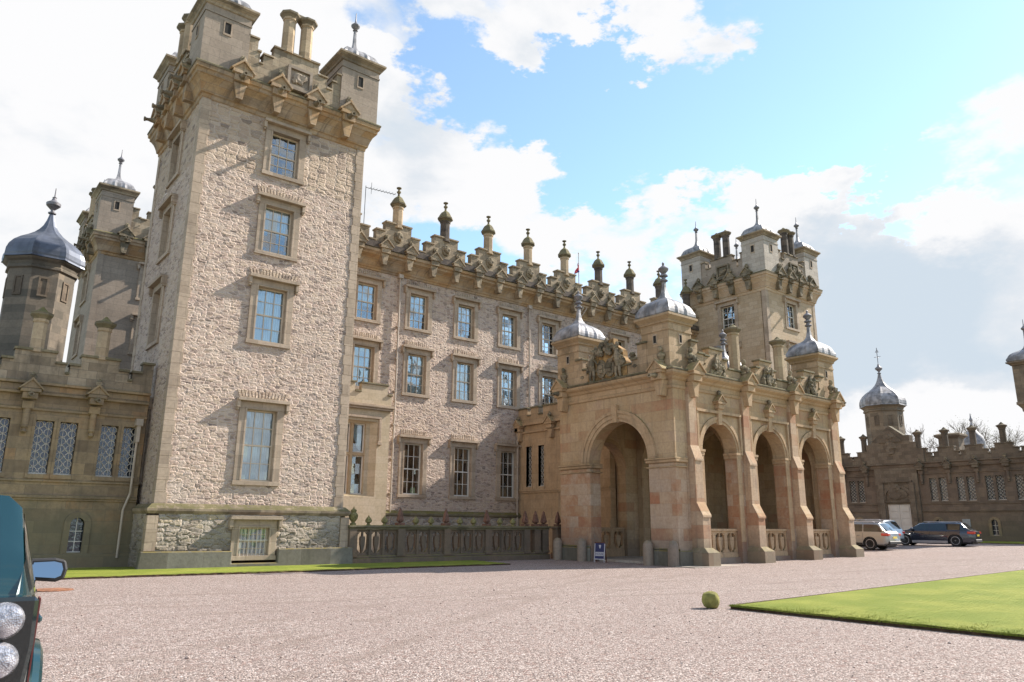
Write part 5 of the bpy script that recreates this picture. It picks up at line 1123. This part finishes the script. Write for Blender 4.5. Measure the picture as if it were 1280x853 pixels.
# A-board
SG = thing('sign_board', 'small blue and white A-board sign standing in the carriage arch of the porch', 'sign', (24.6, 24.45, 0.03), LEFT+.28); SG.scale = (.85, .85, .85)
def leaf_(b, sg): T_ = Matrix.Rotation(R(14)*sg, 4, 'X'); b.ext(rect(-.31, .31, .12, 1.0), [rect(-.27, .27, .16, .96)], -.012, .012, Matrix.Translation((0, -sg*.235 if 0 else 0, 0)) @ Matrix.Translation((0, -.13*sg, 0)) @ Matrix.Rotation(-R(8)*sg, 4, 'X')); b.box(-.31, -.27, -.01, .01, -.03, .13, Matrix.Translation((0, -.13*sg, 0))); b.box(.27, .31, -.01, .01, -.03, .13, Matrix.Translation((0, -.13*sg, 0)))
TF = Matrix.Translation((0, -.13, 0)) @ Matrix.Rotation(-R(8), 4, 'X')
part('frame', SG, None, lambda b: leaf_(b, 1), SIGNW); part('back_leg', SG, None, lambda b: leaf_(b, -1), SIGNB)
bd = part('board', SG, None, lambda b: b.box(-.268, .268, -.004, .006, .162, .958, TF), BLUES)
part('white_band', bd, None, lambda b: b.box(-.25, .25, -.012, -.0045, .30, .50, TF), SIGNW)
part('emblem', bd, None, lambda b: (b.ext([(-.06, .86), (.07, .86), (.06, .76), (.02, .66), (-.03, .74)], [], -.012, -.005, TF)), SIGNW)
def text_mesh(txt, size, mat, parent, loc, rx=pi/2):
    cu = bpy.data.curves.new('lettering', 'FONT'); cu.body = txt; cu.size = size; cu.extrude = .002; cu.align_x = 'CENTER'; cu.align_y = 'CENTER'
    ob = bpy.data.objects.new('lettering', cu); C.objects.link(ob); dg = bpy.context.evaluated_depsgraph_get(); me = bpy.data.meshes.new_from_object(ob.evaluated_get(dg)); bpy.data.objects.remove(ob)
    me.name = 'lettering'; me.materials.clear(); me.materials.append(mat); o = bpy.data.objects.new('lettering', me); C.objects.link(o); o.parent = parent; o.location = loc; o.rotation_euler = (rx, 0, 0); return o
text_mesh('HOUSE', .15, BLUES, bd, tuple(TF @ Vector((0, -.016, .40))), pi/2-R(8))
# rusty access cover
tag(link('access_cover', (lambda b: (b.lathe([(.42, 0), (.42, .02), (.38, .022)], 24, sx=1., sy=1.), b.lathe([(.47, .0), (.47, .012)], 24), b)[2])(MB()).mesh('access_cover', RUST), None, (3.1, 21.4, .004)), 'rusty red access cover set in the gravel beside the teal car', 'manhole cover')

# ------------------------------------------------------------------ cars (local: x forward, y left, z up)
def interp(tab, x):
    if x <= tab[0][0]: return tab[0][1]
    for (a, va), (b_, vb) in zip(tab, tab[1:]):
        if x <= b_: q = (x-a)/(b_-a); return va+(vb-va)*q
    return tab[-1][1]
def car(name, label, loc, rz, paint, L, Wd, H, belt, bonnet, ws, rw, wheel_r=.34, ride=.22, wb=(.0, .0), suv=False, extra=None, cladding=None, group=None):
    """ws = (x of windscreen base, x of its top), rw = (x of rear-glass top, x of its base), measured from the middle"""
    T = thing(name, label, 'car', loc, rz, group); hl = L/2; hw = Wd/2
    fx, rx = wb
    top = [(-hl, belt*.92), (-hl+.04, belt*.98), (rw[1], belt+.04), (rw[0], H-.02), ((rw[0]+ws[1])/2, H), (ws[1], H-.03), (ws[0], bonnet+.05), (hl-.35, bonnet-.09), (hl-.06, bonnet-.25), (hl, bonnet-.38)]
    bl = [(-hl, belt*.9), (rw[1], belt), (ws[0], bonnet+.02), (hl-.3, bonnet-.12), (hl, bonnet-.4)]
    plan = [(-hl, .80), (-hl+.06, .88), (-hl+.3, .965), (-hl+.8, 1.), (hl-.9, 1.), (hl-.4, .95), (hl-.1, .80), (hl, .66)]
    st = sorted(set([-hl, -hl+.03, -hl+.1, -hl+.3, -hl+.6, rw[1], (rw[0]+rw[1])/2, rw[0], 0., ws[1], (ws[0]+ws[1])/2, ws[0], hl-.9, hl-.6, hl-.35, hl-.2, hl-.06, hl]+[-hl+L*i/24 for i in range(25)]))
    st = [x for i, x in enumerate(st) if i == 0 or x-st[i-1] > .015]
    def sec(x):
        w_ = hw*interp(plan, x); zt = interp(top, x); zb = min(interp(bl, x), zt-.015); cab = max(0., (zt-zb-.06)/(H-belt)); cab = min(1, cab)
        wr = w_*(.95-.17*cab); lo = ride+(.06 if abs(x) > hl-.25 else 0)
        half = [(w_*.9, lo), (w_*.985, lo+.06), (w_*1.0, lo+.22), (w_*.992, (lo+zb)/2+.08), (w_*.985, zb-.06), (w_*.955, zb), (wr+(w_*.93-wr)*.12, zt-(zt-zb)*.13-.012), (wr*.92, zt-.02), (wr*.5, zt+.0), (0, zt+.012)]
        return half
    body = MB(); rings = []
    for x in st:
        h_ = sec(x); rings.append([(x, -y, z) for y, z in h_]+[(x, y, z) for y, z in reversed(h_[:-1])])
    n = len(rings[0]); vs = [p for q in rings for p in q]; fs = [(j*n+i, (j+1)*n+i, (j+1)*n+(i+1) % n, j*n+(i+1) % n) for j in range(len(rings)-1) for i in range(n)]
    fs += [tuple(range(n)), tuple((len(rings)-1)*n+i for i in reversed(range(n)))]
    body.add(vs, fs); me = body.mesh('body', paint, smooth=True)
    # wheel arches cut with real cylinders, result kept as plain mesh
    tmp = bpy.data.objects.new('tmp', me); C.objects.link(tmp); cut = MB()
    for x in (fx, rx):
        for sg in (-1, 1): cut.lathe([(wheel_r+.055, -.16), (wheel_r+.055, .3)], 28, Matrix.Translation((x, sg*(hw-.12), wheel_r)) @ Matrix.Rotation(R(-90*sg), 4, 'X'))
    cm = cut.mesh('cut', BLKPL); co_ = bpy.data.objects.new('cut', cm); C.objects.link(co_)
    md = tmp.modifiers.new('b', 'BOOLEAN'); md.object = co_; md.operation = 'DIFFERENCE'; md.solver = 'EXACT'
    dg = bpy.context.evaluated_depsgraph_get(); dg.update(); me2 = bpy.data.meshes.new_from_object(tmp.evaluated_get(dg)); me2.name = 'body'
    bpy.data.objects.remove(tmp); bpy.data.objects.remove(co_)
    while len(me2.materials) > 1: me2.materials.pop()
    for p in me2.polygons: p.material_index = 0; p.use_smooth = True
    me2.set_sharp_from_angle(angle=R(35)); link('body', me2, T)
    # glass: bilinear patches laid 4 mm proud of the cabin side
    def surf(x, q, sg, off=.006):
        h_ = sec(x); (y0, z0), (y1, z1) = h_[5], h_[6]; y = y0+(y1-y0)*q; z = z0+(z1-z0)*q; nx = Vector((z1-z0, -(y1-y0))).normalized(); return (x, sg*(y+nx.x*off), z+nx.y*off)
    cab0, cab1 = rw[0]-.12 if not suv else rw[0]-.02, ws[1]
    spans = [(max(rw[0]-.1, -hl+.25), rx+.42 if rx+.42 < -.75 else -.85, 'q'), (None, None, None)]
    segs = [(rw[0]-.05, -.95), (-.88, -.02), (.05, ws[1]+.12)]
    for sg in (-1, 1):
        for k, (a, c) in enumerate(segs):
            def win(b):
                m_ = 8; P_ = []
                for i in range(m_+1):
                    x = a+(c-a)*i/m_
                    q1 = .93
                    P_.append((surf(x+(0 if k < 2 else .0), .09, sg), surf(x, q1, sg)))
                if k == 2:  # front door glass runs forward into the windscreen corner
                    xe = ws[0]-.18; P_.append((surf(min(xe, c+(xe-c)*.55), .09, sg), surf(c+.02, .9, sg))); P_.append((surf(xe, .1, sg), surf(xe-.06, .3, sg)))
                if k == 0: P_.insert(0, (surf(a-.22, .10, sg), surf(a-.05, .86, sg)))
                vs_ = [p for q in P_ for p in q]; b.add(vs_, [(2*i, 2*i+2, 2*i+3, 2*i+1) for i in range(len(P_)-1)])
            part('side_window', T, None, win, CGLASS, smooth=True)
    def screen(b, xa, xb, up_off):
        m_ = 6; P_ = []
        for i in range(m_+1):
            x = xa+(xb-xa)*i/m_; h_ = sec(x); P_.append([(x+up_off, y*f_, z+.006) for (y, z), f_ in ((h_[7], -.93), (h_[8], -1), (h_[9], 1), (h_[8], 1), (h_[7], .93))])
        vs_ = [p for q in P_ for p in q]; b.add(vs_, [(5*j+i, 5*j+i+1, 5*j+i+6, 5*j+i+5) for j in range(m_) for i in range(4)])
    part('windscreen', T, None, lambda b: screen(b, ws[0]-.03, ws[1]+.04, .004), CGLASS, smooth=True)
    part('rear_window', T, None, lambda b: screen(b, rw[1]+.04, rw[0]-.04, -.004), CGLASS, smooth=True)
    def wheel(x, sg):
        wmesh = CACHE.get(('tyre', wheel_r))
        Tm = Matrix.Rotation(R(90), 4, 'X')
        o = part('wheel', T, ('tyre', wheel_r), lambda b: b.lathe([(wheel_r*.66, .1), (wheel_r*.72, .112), (wheel_r*.94, .112), (wheel_r, .085), (wheel_r, -.085), (wheel_r*.94, -.11), (wheel_r*.6, -.11)], 36, Tm), TYRE, (x, sg*(hw-.125), wheel_r), 0 if sg < 0 else pi, smooth=True)
        def rim(b):
            b.lathe([(wheel_r*.70, .09), (wheel_r*.70, .115), (wheel_r*.64, .118), (wheel_r*.62, .02)], 32, Tm); b.lathe([(wheel_r*.17, .0), (wheel_r*.17, .09), (wheel_r*.12, .1)], 12, Tm)
            for k in range(5):
                a_ = 2*pi*k/5+.3; b.box(-.045, .045, -.095, -.04, wheel_r*.12, wheel_r*.66, Matrix.Rotation(a_, 4, 'Y'))
        part('rim', o, ('rim', wheel_r), rim, ALLOY, smooth=True); part('brake_disc', o, ('disc', wheel_r), lambda b: b.lathe([(wheel_r*.6, -.02), (wheel_r*.6, .0)], 24, Tm), IRON)
    for x in (fx, rx):
        for sg in (-1, 1): wheel(x, sg)
    part('underbody', T, None, lambda b: (b.box(-hl+.2, hl-.25, -hw*.74, hw*.74, ride-.06, ride+.25),), BLKPL, bevel=.03)
    cl = cladding
    if cl: 
        part('lower_cladding', T, None, lambda b: [(b.box(rx+wheel_r+.08, fx-wheel_r-.08, *sorted((sg*(hw-.05), sg*(hw+.012))), ride-.02, ride+.14)) for sg in (-1, 1)], cl, bevel=.012)
    bp = part('rear_bumper', T, None, lambda b: b.box(-hl-.035, -hl+.16, -hw*.86, hw*.86, ride+.06, ride+.24), BLKPL if cl else paint, bevel=.03)
    part('front_bumper', T, None, lambda b: b.box(hl-.2, hl+.02, -hw*.7, hw*.7, ride+.05, ride+.22), BLKPL if cl else paint, bevel=.03)
    part('number_plate', T, None, lambda b: b.box(-hl-.02, -hl+.0, -.26, .26, belt*.66, belt*.66+.115), NPY)
    for sg in (-1, 1):
        if extra != 'teal': part('tail_light', T, None, lambda b: b.box(-hl-.012, -hl+.42, *sorted((sg*(hw*.62), sg*(hw*.985))), belt*.80, belt*.80+.16), REDL, bevel=.035)
        part('headlight', T, None, lambda b: b.box(hl-.42, hl-.12, *sorted((sg*(hw*.5), sg*(hw*.85))), bonnet-.3, bonnet-.16), CLEARL, bevel=.03)
        if extra != 'teal' or sg > 0: mo = part('door_mirror', T, None, lambda b: (b.blob((ws[0]-.28, sg*(hw+.13), belt+.10), (.09, .14, .095), 2, .05, 3), b.tube([(ws[0]-.28, sg*(hw-.06), belt+.0), (ws[0]-.28, sg*(hw+.06), belt+.06)], .03, 6)), paint if extra != 'teal' else BLKPL, smooth=True)
        for x in (-.75, .35): part('door_handle', T, None, lambda b: b.box(x, x+.2, *sorted((sg*(hw*.985), sg*(hw+.022))), belt-.19, belt-.155), paint, bevel=.01)
        if extra != 'teal': part('roof_rail', T, None, lambda b: b.tube([(rw[0]+.2, sg*hw*.66, H-.02), (rw[0]+.3, sg*hw*.68, H+.04), (ws[1]-.25, sg*hw*.68, H+.035), (ws[1]-.12, sg*hw*.66, H-.02)], .017, 6), ALLOY)
        part('door_seam', T, None, lambda b: [b.box(x-.004, x+.004, *sorted((sg*(hw*.975), sg*(hw*.999+.001))), ride+.2, belt-.05) for x in (-.9, .02, 1.0)], BLKPL)
    return T
ang = math.atan2(24.3-22.1, 54.6-59.6)
def onG(x, y): return (x, y, gz(x))
car('estate_car', 'dark navy blue estate car with a roof rail parked before the far wing', onG(52.2, 21.75), R(99), PNAVY, 4.95, 1.86, 1.46, .94, .95, (1.28, .55), (-1.75, -2.25), .35, .2, (1.52, -1.38), cladding=plain('grey_sill', (.35, .35, .37), .4, .5), group='cars parked before the far wing')
car('estate_car', 'pale silver-gold estate car with black bumpers parked half behind the last porch buttress', onG(45.1, 23.35), R(92), PSILV, 4.72, 1.77, 1.56, .98, .98, (1.2, .5), (-1.75, -2.2), .35, .26, (1.42, -1.28), cladding=BLKPL, group='cars parked before the far wing')
car('off_roader', 'small silver car with a rounded tail half hidden behind the pale estate car', onG(48.6, 24.45), R(84), PSILV2, 4.3, 1.78, 1.62, 1.0, 1.02, (1.05, .45), (-1.72, -2.1), .36, .28, (1.3, -1.25), suv=True, cladding=BLKPL, group='cars parked before the far wing')
# the teal off-roader at the left edge, seen from behind
TL = 4.5; TW = 1.9
tz = R(90)-R(4.0)
TC = car('off_roader', 'glossy dark teal off-road car cut off by the left edge of the picture', (-.06, 7.25, 0), tz, PTEAL, TL, TW, 1.78, 1.19, 1.15, (1.0, .45), (-1.95, -2.13), .37, .28, (1.3, -1.36), suv=True, extra='teal', cladding=BLKPL)
hl, hw = TL/2, TW/2
def lens_panel(b): b.ext([(-.02, .62), (.30, .62), (.31, 1.05), (.25, 1.06), (-.02, 1.06)], [], 0, .10)
LT = part('tail_light', TC, None, lambda b: b.ext([(-.17, .70), (.13, .74), (.15, .95), (.145, 1.20), (-.17, 1.20)], [], -.02, .14), CGLASS, (-hl+.02, -(hw-.21), 0), LEFT, bevel=.02)
for z in (1.085, .885):
    part('lens', LT, ('lens', z), lambda b: b.lathe([(.098, 0), (.098, .02), (.085, .05), (.04, .066), (.0, .07)], 28, Matrix.Translation((-.005, -.015, z)) @ Matrix.Rotation(R(90), 4, 'X') @ Matrix.Scale(.96, 4, (0, 1, 0))), CLEARL, smooth=True)
part('reflector', LT, None, lambda b: b.box(-.16, .11, -.03, .0, .715, .77), CLEARL)
part('edge_strip', LT, None, lambda b: b.box(.147, .155, .0, .13, .74, 1.19), plain('dark_red_strip', (.16, .035, .03), .4))
part('arch_flare', TC, None, lambda b: b.tube([(-1.36+.46*cos(a_), -(hw-.005), .37+.46*sin(a_)) for a_ in [R(q) for q in range(0, 190, 12)]], .05, 8), PTEAL, smooth=True)
MX, MY, MZ = .63, -(hw+.16), 1.19
mh = part('mirror_housing', TC, None, lambda b: b.ext([(-.15, -.085), (.06, -.105), (.125, -.08), (.14, .0), (.12, .075), (.04, .095), (-.15, .09), (-.17, .0)], [], 0, .11), BLKPL, (MX, MY, MZ), LEFT, bevel=.02)
Tm_ = Matrix.Rotation(R(-9), 4, 'X')
part('mirror_glass', mh, None, lambda b: b.ext([(-.12, -.058), (.05, -.074), (.092, -.055), (.104, .0), (.088, .05), (.03, .066), (-.12, .06), (-.134, .0)], [], -.016, -.012, Tm_), MIRR)
part('door_handle', TC, None, lambda b: b.box(-1.0, -.78, -(hw+.05), -(hw-.02), .93, .975), PTEAL, bevel=.012)
